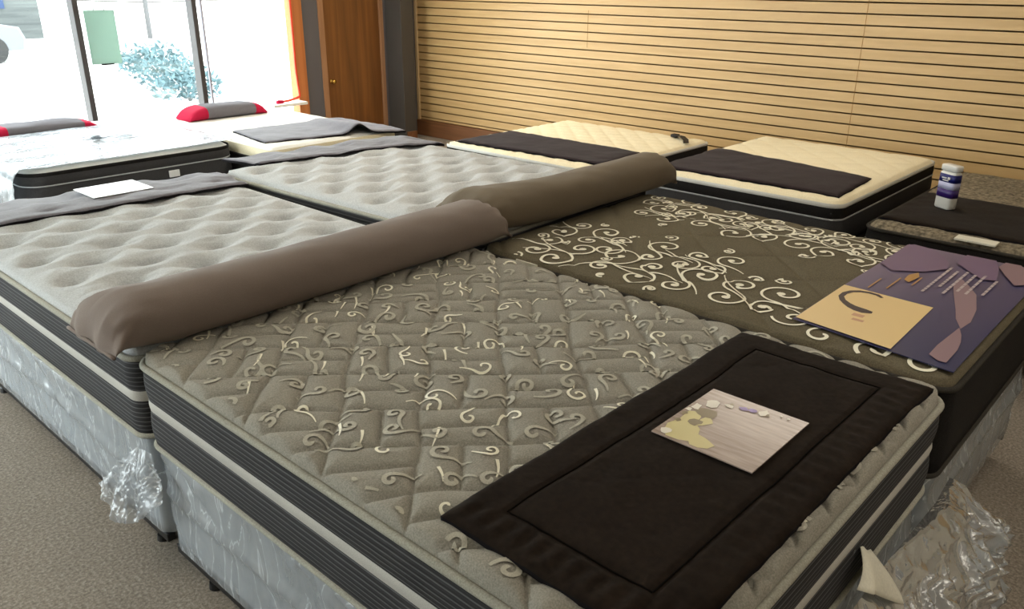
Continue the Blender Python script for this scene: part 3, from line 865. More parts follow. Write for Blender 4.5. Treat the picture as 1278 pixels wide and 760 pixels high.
matI = mattress('speckled grey-brown mattress with dark edge at the right, carrying the blue and white bottle', RI, ZI, thG, hI, M['speckled_grey'], 0.02,
                [('piping', 0.0, 0.02, M['dark_piping'], 0), ('side_border', 0.018, thG, M['black_border'], 0.008)], rc=0.09, extra=lab_I)
for nm, R_, z in (('further slim cream mattress', RG, ZG), ('nearer slim cream mattress', RH, ZH), ('speckled mattress at the right', RI, ZI)):
    R2 = (R_[0] + 0.01, R_[1] - 0.01, R_[2] + 0.01, R_[3] - 0.01)
    box_spring('dark grey box spring under the ' + nm, R2, FZ, z - thG, False, M['box_fabric_dark'])
    bed_frame('black metal bed frame under the ' + nm, (R2[0] + 0.02, R2[1] - 0.02, R2[2] + 0.02, R2[3] - 0.02), FZ)

# ================================================================== COVERS, CARDS, PILLOWS
def over(hf, z, R, dropk=1.0):
    def f(x, y):
        xx = np.clip(x, R[0] + 0.02, R[1] - 0.02); yy = np.clip(y, R[2] + 0.02, R[3] - 0.02)
        # smoothed height: cloth bridges the quilting
        h = 0.35 * hf(xx, yy) * 0 + np.maximum.reduce([hf(np.clip(xx + a, R[0] + 0.02, R[1] - 0.02), np.clip(yy + b, R[2] + 0.02, R[3] - 0.02)) for a, b in ((0, 0), (0.03, 0), (-0.03, 0), (0, 0.03), (0, -0.03), (.02, .02), (-.02, .02), (.02, -.02), (-.02, -.02), (.06, 0), (-.06, 0), (0, .06), (0, -.06))])
        out = np.hypot(x - np.clip(x, R[0], R[1]), y - np.clip(y, R[2], R[3]))
        return z + h - dropk * np.clip(out, 0, 0.3) * 0.6
    return f

PA = (M['protector'], M['underside'])
covA = sheet('foot_protector', 'black-brown plush foot cover with stitched border on the nearest bed', 'bed cover',
             [(0.07, -1.945), (1.445, -1.955), (1.425, -1.36), (0.065, -1.362)], over(hA, T, RA), 0.014, PA, nu=150, nv=80, seam=0.105, wav=0.0035)
topA = lambda x, y: float(over(hA, T, RA)(np.array([x]), np.array([y]))[0]) + 0.016
covC = sheet('foot_protector', 'grey plush foot cover with a white card on it, on the left tufted bed', 'bed cover',
             [(0.0, 1.80), (1.44, 1.72), (1.50, 2.17), (0.0, 2.42)], over(hC, T - 0.012, RC, 0.1), 0.016, (M['grey_plush'], M['underside']), nu=80, nv=30, seam=0, wav=0.008, rand=4, pucker=False)
covD = sheet('foot_protector', 'grey plush foot cover across the end of the middle tufted bed', 'bed cover',
             [(1.69, 2.02), (2.98, 1.735), (3.03, 2.12), (1.66, 2.42)], over(hD, ZD, RD, 0.1), 0.016, (M['grey_plush'], M['underside']), nu=80, nv=30, seam=0, wav=0.008, rand=9, pucker=False)
def liftF(X, Y, U, V):
    return 0.075 * np.exp(-((X - 3.28 - (Y - 3.1) * 0.15) / 0.09) ** 2) * np.clip(1 - V * 0.8, 0, 1)
covF = sheet('foot_protector', 'grey plush foot cover with a raised fold on the bed before the wooden door', 'bed cover',
             [(2.50, 3.30), (3.70, 3.0), (3.66, 3.86), (2.58, 3.92)], over(hF, ZE, RF, 0.2), 0.016, (M['grey_plush'], M['underside']), nu=80, nv=40, seam=0, wav=0.008, rand=13, pucker=False, lift=liftF)
covG = sheet('foot_protector', 'dark aubergine plush foot cover on the further slim cream mattress', 'bed cover',
             [(3.79, 2.49), (3.86, 1.03), (4.44, 1.05), (4.44, 2.44)], over(hG, ZG, RG), 0.014, (M['protector_far'], M['underside']), nu=60, nv=30, seam=0, wav=0.006, rand=17, pucker=False)
covH = sheet('foot_protector', 'dark brown plush foot cover on the nearer slim cream mattress', 'bed cover',
             [(3.86, 0.55), (3.88, -0.71), (4.50, -0.675), (4.72, 0.56)], over(hH, ZH, RH), 0.014, (M['protector_far'], M['underside']), nu=60, nv=30, seam=0, wav=0.007, rand=21, pucker=False)
covI = sheet('foot_protector', 'black-brown plush foot cover under the blue and white bottle', 'bed cover',
             [(3.86, -0.96), (3.86, -2.38), (4.66, -2.36), (4.68, -0.965)], over(hI, ZI, RI), 0.014, PA, nu=60, nv=30, seam=0, wav=0.006, rand=25, pucker=False)

# bolsters
bolster('dusty brown body pillow across the head of the nearest bed', -0.08, 1.70, 0.028, 0.132, 0.096, T + 0.020, M['bolster'], 2, yl=0.09, yr=0.05, tip_l=1.35, tip_r=1.15, bend=0.0)
bolster('olive brown body pillow across the head of the scrollwork bed', 1.60, 3.10, 0.035, 0.125, 0.1, T + 0.024, M['bolster_olive'], 6, yl=0.13, yr=0.02, zl=0.02, tip_l=1.5, tip_r=1.0, fl=0.42)

# printed card on the black cover
def flat_card(name, label, cat, x0, x1, y0, y1, z, t, mats, extra=None, tilt=None, base_mi=0):
    mb = MB().box(x0, x1, y0, y1, z, z + t, base_mi)
    root = thing(name, label, cat, ((x0 + x1) / 2, (y0 + y1) / 2, z))
    mb.build('card_board', mats, root)
    if extra: extra(root, z + t)
    return root

def card_photo_mat():
    k = NT('card_print')
    g_ = k.n('ShaderNodeTexCoord')
    mp = k.n('ShaderNodeMapping'); mp.inputs['Scale'].default_value = (90, 9, 1)
    n = k.n('ShaderNodeTexNoise'); n.inputs['Scale'].default_value = 1; n.inputs['Detail'].default_value = 3
    k.l(g_, 'Object', mp, 'Vector'); k.l(mp, 'Vector', n, 'Vector')
    r = k.ramp([(0.3, lin((150, 132, 122))), (0.7, lin((186, 168, 158)))])
    k.l(n, 'Fac', r, 'Fac'); k.l(r, 'Color', k.b, 'Base Color')
    k.b.inputs['Roughness'].default_value = 0.22
    return k.m
def card_extra(root, z):
    PR = [plain('print_straw', (216, 204, 150), rough=0.3), plain('print_olive', (140, 126, 100), rough=0.3), plain('print_white', (236, 230, 218), rough=0.3), plain('print_lilac', (150, 128, 186), rough=0.3)]
    mb = MB(); z += 0.0006
    cx_, cy_ = root.location[0], root.location[1]
    def P_(u, v): return (0.665 + 0.315 * u, -1.79 + 0.28 * v)      # u along the long text line, v away from the foot
    def blobq(u, v, du, dv, mi, jag=0.2, n=9, seed=0):
        r = random.Random(seed); pts = []
        for k in range(n):
            a = 2 * math.pi * k / n; q = 1 + r.uniform(-jag, jag)
            uu = min(0.99, max(0.01, u + du * q * math.cos(a))); vv = min(0.99, max(0.01, v + dv * q * math.sin(a)))
            pts.append(P_(uu, vv))
        mb.poly(pts, z + 0.00012 * (seed % 50) + (0.0012 if seed >= 50 else 0), mi)
    for i, (u, v, du, dv, mi) in enumerate([(0.17, 0.80, 0.16, 0.18, 0), (0.12, 0.58, 0.1, 0.12, 0), (0.34, 0.86, 0.16, 0.1, 0), (0.42, 0.72, 0.1, 0.06, 0), (0.56, 0.82, 0.09, 0.11, 1), (0.36, 0.78, 0.05, 0.06, 1), (0.3, 0.93, 0.03, 0.03, 1), (0.44, 0.95, 0.04, 0.03, 1), (0.60, 0.93, 0.06, 0.04, 2), (0.52, 0.96, 0.03, 0.03, 2), (0.74, 0.84, 0.07, 0.07, 2), (0.08, 0.9, 0.05, 0.05, 2)]):
        blobq(u, v, du, dv, [0, 1, 2][mi] if mi < 3 else 0, 0.3, 9, i)
    mb.build('photo_print', PR, root); mb = MB()
    # row of small letter-like marks
    for i, (u, v, du, dv, mi) in enumerate([(0.8, 0.70, 0.03, 0.05, 2), (0.84, 0.70, 0.02, 0.02, 1), (0.84, 0.57, 0.03, 0.05, 3), (0.86, 0.49, 0.03, 0.04, 3), (0.88, 0.39, 0.05, 0.05, 2), (0.87, 0.34, 0.02, 0.02, 1), (0.93, 0.24, 0.012, 0.012, 2), (0.93, 0.17, 0.016, 0.016, 2)]):
        if i == 6: mb.build('lettering', PR, root); mb = MB()
        blobq(u, v, du, dv, mi, 0.25, 8, 50 + i)
    mb.build('print_marks', PR, root)
flat_card('information_card', 'square glossy card with a printed photo lying on the black foot cover', 'card', 0.665, 0.98, -1.79, -1.51, max(topA(a, b) for a in np.linspace(0.66, 0.98, 12) for b in np.linspace(-1.8, -1.5, 12)) + 0.0015, 0.003, card_photo_mat(), card_extra)

# poster on bed B
def poster():
    x0_, x1_, y0_, y1_ = 1.645, 2.87, -1.965, -1.425
    z = T + float(np.max(hB(np.linspace(x0_, x1_ - .05, 30), np.full(30, -1.7)))) + 0.004
    root = thing('poster_board', 'purple foot-of-bed poster with mauve ribbons and a tan emblem square, lying on the scrollwork bed', 'poster', ((x0_ + x1_) / 2, (y0_ + y1_) / 2, z))
    n = 40
    k = NT('poster_purple')
    tc = k.n('ShaderNodeTexCoord'); mp = k.n('ShaderNodeSeparateXYZ'); k.l(tc, 'Generated', mp, 'Vector')
    ad = k.n('ShaderNodeMath', operation='MULTIPLY_ADD'); ad.inputs[1].default_value = 0.55; k.l(mp, 'X', ad, 0)
    m2 = k.n('ShaderNodeMath', operation='MULTIPLY'); m2.inputs[1].default_value = 0.45; k.l(mp, 'Y', m2, 0); k.l(m2, 0, ad, 2)
    r = k.ramp([(0.1, lin((40, 42, 82))), (0.45, lin((68, 62, 98))), (0.95, lin((120, 104, 130)))])
    k.l(ad, 0, r, 'Fac'); k.l(r, 'Color', k.b, 'Base Color'); k.b.inputs['Roughness'].default_value = 0.45
    def zs(x): return z + 0.003 * math.sin((x - 1.6) * 4)
    vs = []; fs = []
    for i in range(n + 1):
        x = 1.615 + (x1_ - 1.615) * i / n; xb = 1.682 + (x1_ - 1.682) * i / n
        vs += [(x, y0_, zs(x)), (xb, y1_, zs(xb)), (x, y0_, zs(x) + 0.003), (xb, y1_, zs(xb) + 0.003)]
    for i in range(n):
        a, b = 4 * i, 4 * i + 4
        fs += [(a + 2, b + 2, b + 3, a + 3), (a, a + 1, b + 1, b), (a, b, b + 2, a + 2), (a + 1, a + 3, b + 3, b + 1)]
    fs += [(0, 2, 3, 1), (4 * n, 4 * n + 1, 4 * n + 3, 4 * n + 2)]
    make('poster_panel', vs, fs, k.m, root, smooth=False)
    zt = z + 0.0072
    mauve = plain('print_mauve', (138, 112, 122), rough=0.45); mauve2 = plain('print_dusky', (112, 90, 122), rough=0.45)
    mb = MB()
    mb.poly([(2.70, -1.43), (2.83, -1.428), (2.86, -1.45), (2.839, -1.548), (2.689, -1.645), (2.60, -1.66), (2.50, -1.60), (2.43, -1.50), (2.50, -1.43)], zt, 1)
    mb.poly([(2.78, -1.664), (2.86, -1.667), (2.86, -1.78), (2.754, -1.815), (2.589, -1.845), (2.56, -1.80), (2.639, -1.73), (2.711, -1.668)], zt, 1)
    mb.poly([(2.78, -1.808), (2.86, -1.815), (2.862, -1.871), (2.78, -1.92), (2.628, -1.955), (2.575, -1.911), (2.681, -1.853)], zt, 0)
    mb.poly([(2.434, -1.732), (2.524, -1.735), (2.44, -1.79), (2.363, -1.832), (2.2, -1.875), (2.06, -1.893), (1.975, -1.884), (2.06, -1.845), (2.148, -1.82), (2.32, -1.765)], zt, 0)
    mb.poly([(1.984, -1.878), (1.92, -1.902), (1.857, -1.918), (1.784, -1.928), (1.66, -1.93), (1.66, -1.905), (1.69, -1.871), (1.781, -1.868)], zt, 0)
    mb.build('ribbon_print', [mauve, mauve2], root)
    # tan square with a dark curled emblem
    mb = MB().poly([(2.13, -1.426), (2.115, -1.755), (1.645, -1.768), (1.69, -1.430)][::-1], zt + 0.0004, 0)
    arc = []
    for t in np.linspace(math.radians(-35), math.radians(215), 26):
        arc.append((2.0 + 0.108 * math.sin(t), -1.53 + 0.072 * -math.cos(t)))
    A = [(2.085, -1.585), (2.103, -1.562), (2.106, -1.53), (2.098, -1.50), (2.075, -1.476), (2.04, -1.464), (2.0, -1.466), (1.965, -1.485), (1.94, -1.51), (1.922, -1.535), (1.912, -1.56), (1.908, -1.585), (1.912, -1.612)]
    w = [0.006, 0.009, 0.010, 0.010, 0.010, 0.010, 0.010, 0.011, 0.014, 0.018, 0.022, 0.022, 0.010]
    P_ = np.array(A); D = np.gradient(P_, axis=0); L = np.hypot(D[:, 0], D[:, 1])
    vs = []
    for p, d, l, ww in zip(P_, D, L, w):
        nx, ny = -d[1] / l, d[0] / l
        vs += [(p[0] + nx * ww, p[1] + ny * ww, zt + 0.0010), (p[0] - nx * ww, p[1] - ny * ww, zt + 0.0010)]
    mb.add(vs, [(2 * i, 2 * i + 1, 2 * i + 3, 2 * i + 2) for i in range(len(P_) - 1)], 1)
    for yy, a, b in ((-1.585, 1.84, 1.868), (-1.60, 1.80, 1.82)):
        mb.poly([(a, yy - 0.02), (b, yy - 0.02), (b, yy + 0.02), (a, yy + 0.02)], zt + 0.0010, 2)
    mb.build('emblem_square', [plain('print_tan', (226, 196, 140), rough=0.4), M['ink'], plain('print_pink', (198, 150, 118), rough=0.4)], root, label='tan square with a dark curled emblem')
    PP = [plain('print_pale', (184, 172, 176), rough=0.4), plain('print_gold', (176, 132, 72), rough=0.4)]
    # lines of small print, as unreadable in the photo: short dashes
    mb = MB(); r_ = random.Random(4)
    for (a, b, yy) in ((2.26, 2.635, -1.670), (2.36, 2.60, -1.702), (2.29, 2.62, -1.735), (2.35, 2.60, -1.768), (2.34, 2.62, -1.80), (2.37, 2.58, -1.85)):
        x = a
        while x < b:
            l = r_.uniform(0.018, 0.05); e = min(b, x + l)
            mb.poly([(x, yy - 0.005), (e, yy - 0.005), (e, yy + 0.005), (x, yy + 0.005)], zt + 0.0008, 0)
            x = e + 0.006
        mb.build('text_line', PP, root); mb = MB()
    # gold title stroke with a small crest
    for (a, b, yy) in ((2.16, 2.30, -1.505), (2.20, 2.36, -1.56), (2.3, 2.42, -1.62)):
        mb.poly([(a, yy - 0.003), (b, yy - 0.003), (b, yy + 0.003), (a, yy + 0.003)], zt + 0.0008, 1)
    mb.poly([(2.33, -1.60), (2.42, -1.61), (2.475, -1.59), (2.42, -1.57), (2.35, -1.575)], zt + 0.0008, 1)
    mb.build('gold_title', PP, root)
poster()

# white card on the left grey cover
zc = float(over(hC, T - 0.012, RC)(np.array([0.85]), np.array([2.0]))[0]) + 0.022
def wc(root, z):
    mb = MB()
    mb.poly([(0.82, 2.05), (0.95, 2.05), (0.95, 2.065), (0.82, 2.065)], z + 0.0005, 0); mb.poly([(0.85, 2.02), (0.92, 2.02), (0.92, 2.03), (0.85, 2.03)], z + 0.0005, 0)
    mb.build('faint_print', plain('print_faint', (206, 206, 210), rough=0.4), root)
flat_card('information_card', 'white card lying on the grey foot cover of the left tufted bed', 'card', 0.665, 0.985, 1.93, 2.20, zc, 0.003, M['paper_white'], wc)

# pillows by the window
def pillow(label, x0, x1, y0, y1, zb, h, seed, ends=(0.14, 0.14), rise=0.0):
    root = thing('pillow', label, 'pillow', ((x0 + x1) / 2, (y0 + y1) / 2, zb))
    n, m = 50, 28; vs = []; fs = []; fm = []
    L = x1 - x0
    for i in range(n + 1):
        t = i / n; x = x0 + L * t
        e = (1 - abs(2 * t - 1) ** 5) ** 0.5 if abs(2 * t - 1) < 1 else 0
        e = max(e, 0.25)
        for k in range(m):
            th = 2 * math.pi * k / m; c, s = math.cos(th), math.sin(th)
            py = (y1 - y0) / 2 * math.copysign(abs(c) ** 0.6, c) * (0.85 + 0.15 * e); pz = h / 2 * e * math.copysign(abs(s) ** 0.8, s)
            vs.append((x, (y0 + y1) / 2 + py, zb + h / 2 * e + pz + 0.012 * float(vnoise(x * 6 + seed, k * 0.4)) * (s > 0)))
    for i in range(n):
        t = (i + 0.5) / n * L
        for k in range(m):
            fs.append((i * m + k, (i + 1) * m + k, (i + 1) * m + (k + 1) % m, i * m + (k + 1) % m)); fm.append(1 if t < ends[0] or t > L - ends[1] else 0)
    red_f = [f for f, q in zip(fs, fm) if q]; grey_f = [f for f, q in zip(fs, fm) if not q]
    caps = [tuple(range(m))[::-1][::-1], tuple(n * m + k for k in range(m))]
    make('pillow_body', vs, grey_f, M['pillow_grey'], root)
    nl = int(sum(1 for f in red_f if f[0] < n * m / 2))
    make('gusset_end', vs, red_f[:nl] + [caps[0]], M['red'], root, label='crimson end panel')
    make('gusset_end', vs, red_f[nl:] + [caps[1]], M['red'], root, label='crimson end panel')
    return root
pillow('flat grey pillow with crimson ends at the left window, head of the plastic-covered bed', 1.02, 1.93, 5.02, 5.36, ZE + 0.012, 0.085, 3, (0.2, 0.11))
pillow('plump grey pillow with crimson ends on the bed before the wooden door', 2.58, 3.36, 4.62, 4.94, ZE + 0.018, 0.125, 8, (0.17, 0.13))

# loose plastic over the window bed
def drape(name, label, cat, R, z, hf, mat, nx, ny, hang_left, hang_front, seed):
    x0, x1, y0, y1 = R
    XX = np.linspace(x0 - hang_left, x1, nx); YY = np.linspace(y0 - hang_front, y1, ny)
    vs = []
    for y in YY:
        for x in XX:
            ox = max(0, x0 - x); oy = max(0, y0 + 0.14 * math.exp(-(x - x0) / 0.25) * 0 - y)
            o = math.hypot(ox, oy)
            zz = z + 0.03 + (0 if o else 0.012 * float(vnoise(x * 6 + seed, y * 6)) + 0.01)
            px, py = x, y
            if o > 0:
                k = min(o, 0.03)
                px = (x0 - k * ox / o) if ox else x; py = (y0 - k * oy / o) if oy else y
                wv = 0.02 * float(vnoise(x * 14 + y * 9 + seed, y * 8)) * min(1, o / 0.08)
                px -= abs(wv) + 0.12 * o * (ox / o); py -= abs(wv) * (oy / o) + 0.1 * o * (oy / o)
                zz = z + 0.03 - o * 0.92
            vs.append((px, py, zz))
    fs = [(j * nx + i, j * nx + i + 1, (j + 1) * nx + i + 1, (j + 1) * nx + i) for j in range(ny - 1) for i in range(nx - 1)]
    o = make(name, vs, fs, mat, None, base=(x0, y0, z))
    s = o.modifiers.new('film', 'SOLIDIFY'); s.thickness = 0.002
    return tag(o, label, cat)
drape('plastic_cover', 'milky plastic cover spread over the window bed and hanging at its left', 'plastic cover', (0.80, 2.36, 3.54, 4.98), ZE, hE, M['plastic_milky'], 60, 60, 0.42, 0.0, 3)
o = MB().box(1.60, 2.0, 4.3, 4.62, ZE + 0.072, ZE + 0.074).build('paper_sheet', plain('pale_blue_paper', (196, 210, 216), rough=0.4), None, base=(1.8, 4.45, ZE + 0.072))
tag(o, 'pale blue sheet of paper lying on the milky plastic cover', 'paper')

# bottle on the right bed
def bottle():
    zb = float(over(hI, ZI, RI)(np.array([4.30]), np.array([-1.18]))[0]) + 0.0155
    cx_, cy_ = 4.30, -1.185
    root = thing('bottle', 'blue and white flat bottle standing on the black-brown cover at the right', 'bottle', (cx_, cy_, zb))
    a = math.radians(-28); ca, sa = math.cos(a), math.sin(a)
    def ring(w, d, z, dx=0.0, n=28):
        out = []
        for k in range(n):
            th = 2 * math.pi * k / n; c, s = math.cos(th), math.sin(th)
            u = w * math.copysign(abs(c) ** 0.45, c) + dx; v = d * math.copysign(abs(s) ** 0.45, s)
            out.append((cx_ + ca * v - sa * u, cy_ + sa * v + ca * u, zb + z))
        return out
    def loft(secs, mi=0):
        n = 28; vs = [p for s in secs for p in ring(*s)]
        fs = [(i * n + k, i * n + (k + 1) % n, (i + 1) * n + (k + 1) % n, (i + 1) * n + k) for i in range(len(secs) - 1) for k in range(n)]
        fs += [tuple(range(n))[::-1], tuple((len(secs) - 1) * n + k for k in range(n))]
        return vs, fs
    W, D = 0.058, 0.034
    v, f = loft([(W * .9, D * .9, 0), (W, D, 0.006), (W, D, 0.205), (W * .95, D * .95, 0.213), (W * .8, D * .7, 0.22)])
    make('bottle_body', v, f, M['bottle_white'], root)
    for nm, za, zb2, mt in (('label_band', 0.068, 0.118, M['purple_label']), ('label_band', 0.118, 0.158, M['lilac_label']), ('label_band', 0.158, 0.205, M['navy'])):
        v, f = loft([(W + 0.0012, D + 0.0012, za), (W + 0.0012, D + 0.0012, zb2)])
        make(nm, v, f, mt, root)
    v, f = loft([(W * .82, D * .75, 0.219), (W * 1.02, D * .95, 0.224), (W * 1.04, D * .95, 0.250), (W * .96, D * .88, 0.256)])
    make('cap', v, f, M['bottle_white'], root, label='white flip cap')
    # white mark on the label
    mb = MB(); d = D + 0.0022
    for i, (u0, u1, z0, z1) in enumerate(((-0.02, 0.022, 0.166, 0.172), (-0.005, 0.03, 0.178, 0.186), (-0.03, -0.012, 0.176, 0.19))):
        mb.add([(cx_ - ca * d - sa * u, cy_ - sa * d + ca * u, zb + z) for u, z in ((u0, z0), (u1, z0), (u1, z1), (u0, z1))], [(0, 1, 2, 3)])
    mb.build('label_print', M['bottle_white'], root)
bottle()

# black strap on the further cream mattress
zc = ZG + 0.034
mb = MB(); pts = [(5.22, 1.25, zc), (5.18, 1.19, zc + 0.02), (5.14, 1.13, zc + 0.024), (5.08, 1.06, zc + 0.014), (5.02, 1.02, zc + 0.004)]
vs = []
for p in pts:
    vs += [(p[0] - 0.02, p[1] + 0.014, p[2] + 0.003), (p[0] + 0.02, p[1] - 0.014, p[2] + 0.003), (p[0] + 0.02, p[1] - 0.014, p[2] - 0.003), (p[0] - 0.02, p[1] + 0.014, p[2] - 0.003)]
fs = [(4 * i + k, 4 * i + (k + 1) % 4, 4 * i + 4 + (k + 1) % 4, 4 * i + 4 + k) for i in range(4) for k in range(4)] + [(0, 1, 2, 3), (16, 17, 18, 19)]
root = thing('strap', 'short black strap with a buckle lying on the further cream mattress', 'strap', (5.12, 1.12, zc - 0.004))
make('webbing', vs, fs, M['strap'], root, smooth=False)
MB().box(5.19, 5.25, 1.22, 1.28, zc - 0.004, zc + 0.022, bev=0.006).build('buckle', M['strap'], root, smooth=True)

# loose plastic tails -------------------------------------------------
def crumple(name, label, top, bot, mat, seed, nu=40, nv=30, amp=0.03, parent=None, bulge=0.0, bdir=(0, -1)):
    """loose film: hangs between two polylines, with folds"""
    def interp(P, t):
        P = [np.array(p, float) for p in P]
        s = t * (len(P) - 1); i = min(int(s), len(P) - 2); return P[i] * (1 - s + i) + P[i + 1] * (s - i)
    vs = []
    for j in range(nv + 1):
        v = j / nv
        for i in range(nu + 1):
            u = i / nu
            a = interp(top, u); b = interp(bot, u)
            p = a * (1 - v) + b * v
            k = amp * min(1, v * 3)
            rg = lambda a, b: 1 - 4 * abs(float(vnoise(a, b)))
            f1 = rg(u * 7 + seed + v * 1.5, v * 1.3 + seed); f2 = rg(u * 15 - v * 5 + seed, v * 4.5 + 3); f3 = rg(u * 26 + seed * 2 + v * 9, v * 15)
            d = k * (0.9 * f1 + 0.55 * f2 + 0.28 * f3) + bulge * math.sin(math.pi * min(1, v * 1.1))
            vs.append((p[0] + bdir[0] * d + k * 0.4 * f2, p[1] + bdir[1] * d, min(p[2] + k * 0.3 * f3, T - thA - 0.004)))
    n1 = nu + 1
    fs = [(j * n1 + i, j * n1 + i + 1, (j + 1) * n1 + i + 1, (j + 1) * n1 + i) for j in range(nv) for i in range(nu)]
    return make(name, vs, fs, mat, parent, label=label)
zb_ = T - thA
crumple('loose_plastic', 'bunched end of the clear plastic', [(-0.02, -0.05, zb_ - 0.01), (-0.035, 0.0, zb_ + 0.0), (-0.02, 0.05, zb_ - 0.02)],
        [(-0.05, -0.15, zb_ - 0.14), (-0.10, -0.03, zb_ - 0.25), (-0.13, 0.07, zb_ - 0.28), (-0.11, 0.22, zb_ - 0.20)], M['plastic_milky'], 4, amp=0.016, parent=BOX[1], bdir=(-1, 0), nu=60, nv=44)
crumple('loose_plastic', 'crumpled heap of loose clear plastic', [(0.70, -2.02, zb_ - 0.01), (1.1, -2.02, zb_ + 0.0), (1.45, -2.03, zb_ + 0.03), (1.62, -2.02, zb_ + 0.01)],
        [(0.72, -2.12, 0.12), (1.05, -2.16, 0.05), (1.5, -2.22, 0.10), (1.72, -2.17, 0.20)], M['plastic_loose'], 9, parent=BOX[1], amp=0.045, bulge=0.06, nu=130, nv=84)

# mint sign board hanging in the window
root = thing('hanging_sign', 'mint green blank sign board hanging in the window', 'sign', (2.46, 5.93, 0.34 + T))
MB().box(2.315, 2.60, 5.915, 5.923, 0.335 + T, 0.825 + T, bev=0.003).build('board', translucent('mint_board', (140, 160, 150)), root)
mb = MB().tube([(2.41, 5.919, 0.822 + T), (2.42, 5.919, 0.85 + T), (2.50, 5.919, 0.85 + T), (2.51, 5.919, 0.822 + T)], 0.006, n=8)
mb.tube([(2.46, 5.919, 0.85 + T), (2.46, 5.919, 2.74)], 0.0015, n=6)
mb.build('hook', plain('clear_hook', (170, 186, 178), rough=0.3), root, smooth=True)
MB().box(2.40, 2.52, 5.912, 5.926, 0.325 + T, 0.34 + T, bev=0.002).build('bottom_clip', M['steel_black'], root)

# orange cord by the jamb
pts = [(4.565, 5.93, 2.6), (4.56, 5.93, 1.9), (4.555, 5.92, 1.4), (4.548, 5.91, 0.95), (4.56, 5.90, 0.72), (4.553, 5.89, 0.685), (4.50, 5.88, 0.672), (4.40, 5.88, 0.655), (4.26, 5.88, 0.648)]
sm = []
for i in range(len(pts) - 1):
    for t in np.linspace(0, 1, 6)[:-1]:
        sm.append(tuple(np.array(pts[i]) * (1 - t) + np.array(pts[i + 1]) * t))
sm.append(pts[-1])
root = thing('extension_cord', 'orange extension cord hanging down the window jamb', 'cord', (4.555, 5.9, 0.64))
MB().tube(sm, 0.013, n=10).build('cable', M['orange'], root, smooth=True)
MB().tube([(4.32, 5.88, 0.651), (4.26, 5.88, 0.648), (4.235, 5.88, 0.646)], [0.018, 0.026, 0.018], n=12).build('plug', M['red'], root, smooth=True)
MB().box(4.15, 4.60, 5.80, 6.0, 0.60, 0.632, bev=0.005).build('trim_4', plain('white_ledge', (238, 236, 230), rough=0.5))['kind'] = 'structure'

# ================================================================== OUTSIDE
GZ_ = -0.125
struct(MB().box(-60, 70, -60, 90, -0.32, -0.125).build('ground', fabric('pale_concrete', (214, 212, 206), scale=12, var=0.05, bump=0.0, big=0.1, bigscale=0.4)))

bd = thing('building', 'grey sided building across the street seen through the left window', 'building', (7.0, 32, GZ_))
MB().box(-16, 10.3, 30.5, 42, GZ_, 7.0).build('wall', wood('grey_siding', (58, 62, 62), (92, 96, 94), axis='x', scale=0.4, rough=0.8), bd)
MB().box(-16.3, 10.6, 30.2, 42.3, 7.0, 7.5).build('roof', M['dark_paint'], bd)
for xx in (-6, -2.5, 1, 4.5, 7.6):
    w_ = MB().box(xx, xx + 1.6, 30.42, 30.5, 0.9, 2.4).build('window', plain('dark_window', (40, 56, 86), rough=0.3, spec=0.2), bd)

def car():
    root = thing('car', 'white car parked in front of the grey building outside', 'car', (4.7, 22.5, GZ_))
    # side outline (along x), lofted across y
    sec = [(-2.1, 0.35), (-2.15, 0.7), (-1.95, 0.9), (-1.2, 0.98), (-0.65, 1.4), (0.75, 1.42), (1.35, 1.0), (2.05, 0.86), (2.15, 0.6), (2.1, 0.33)]
    vs = []
    lay = [(-0.86, 0.0), (-0.9, 0.25), (0.9, 0.25), (0.86, 0.0)]
    ys = [(-0.88, 1), (0.88, 1)]
    for yy in (-0.88, -0.80, 0.80, 0.88):
        ins = 0.0 if abs(yy) < 0.85 else 0.03
        for x, z in sec:
            tuck = 0.12 if z > 1.1 and abs(yy) > 0.79 else 0
            vs.append((4.7 + x * (1 - ins), 22.5 + yy - math.copysign(tuck, yy), GZ_ + z - ins))
    n = len(sec)
    fs = [(j * n + i, j * n + (i + 1) % n, (j + 1) * n + (i + 1) % n, (j + 1) * n + i) for j in range(3) for i in range(n)] + [tuple(range(n)), tuple(range(3 * n, 4 * n))[::-1]]
    make('body', vs, fs, plain('car_white', (96, 98, 102), rough=0.6), root, smooth=False)
    mb = MB()
    mb.add([(4.7 + x, 22.5 - 0.80, GZ_ + z) for x, z in ((-0.95, 1.02), (-0.6, 1.34), (0.7, 1.36), (1.1, 1.04))], [(0, 1, 2, 3)])
    mb.build('side_window', plain('car_glass', (50, 60, 78), rough=0.1), root)
    for x in (-1.35, 1.35):
        for y in (-0.8, 0.8):
            vs = [(4.7 + x + 0.33 * math.cos(2 * math.pi * k / 18), 22.5 + y + d, GZ_ + 0.33 + 0.33 * math.sin(2 * math.pi * k / 18)) for d in (-0.1, 0.1) for k in range(18)]
            MB().add(vs, [(k, (k + 1) % 18, 18 + (k + 1) % 18, 18 + k) for k in range(18)] + [tuple(range(18))[::-1], tuple(range(18, 36))]).build('wheel', M['foot_plastic'], root)
car()

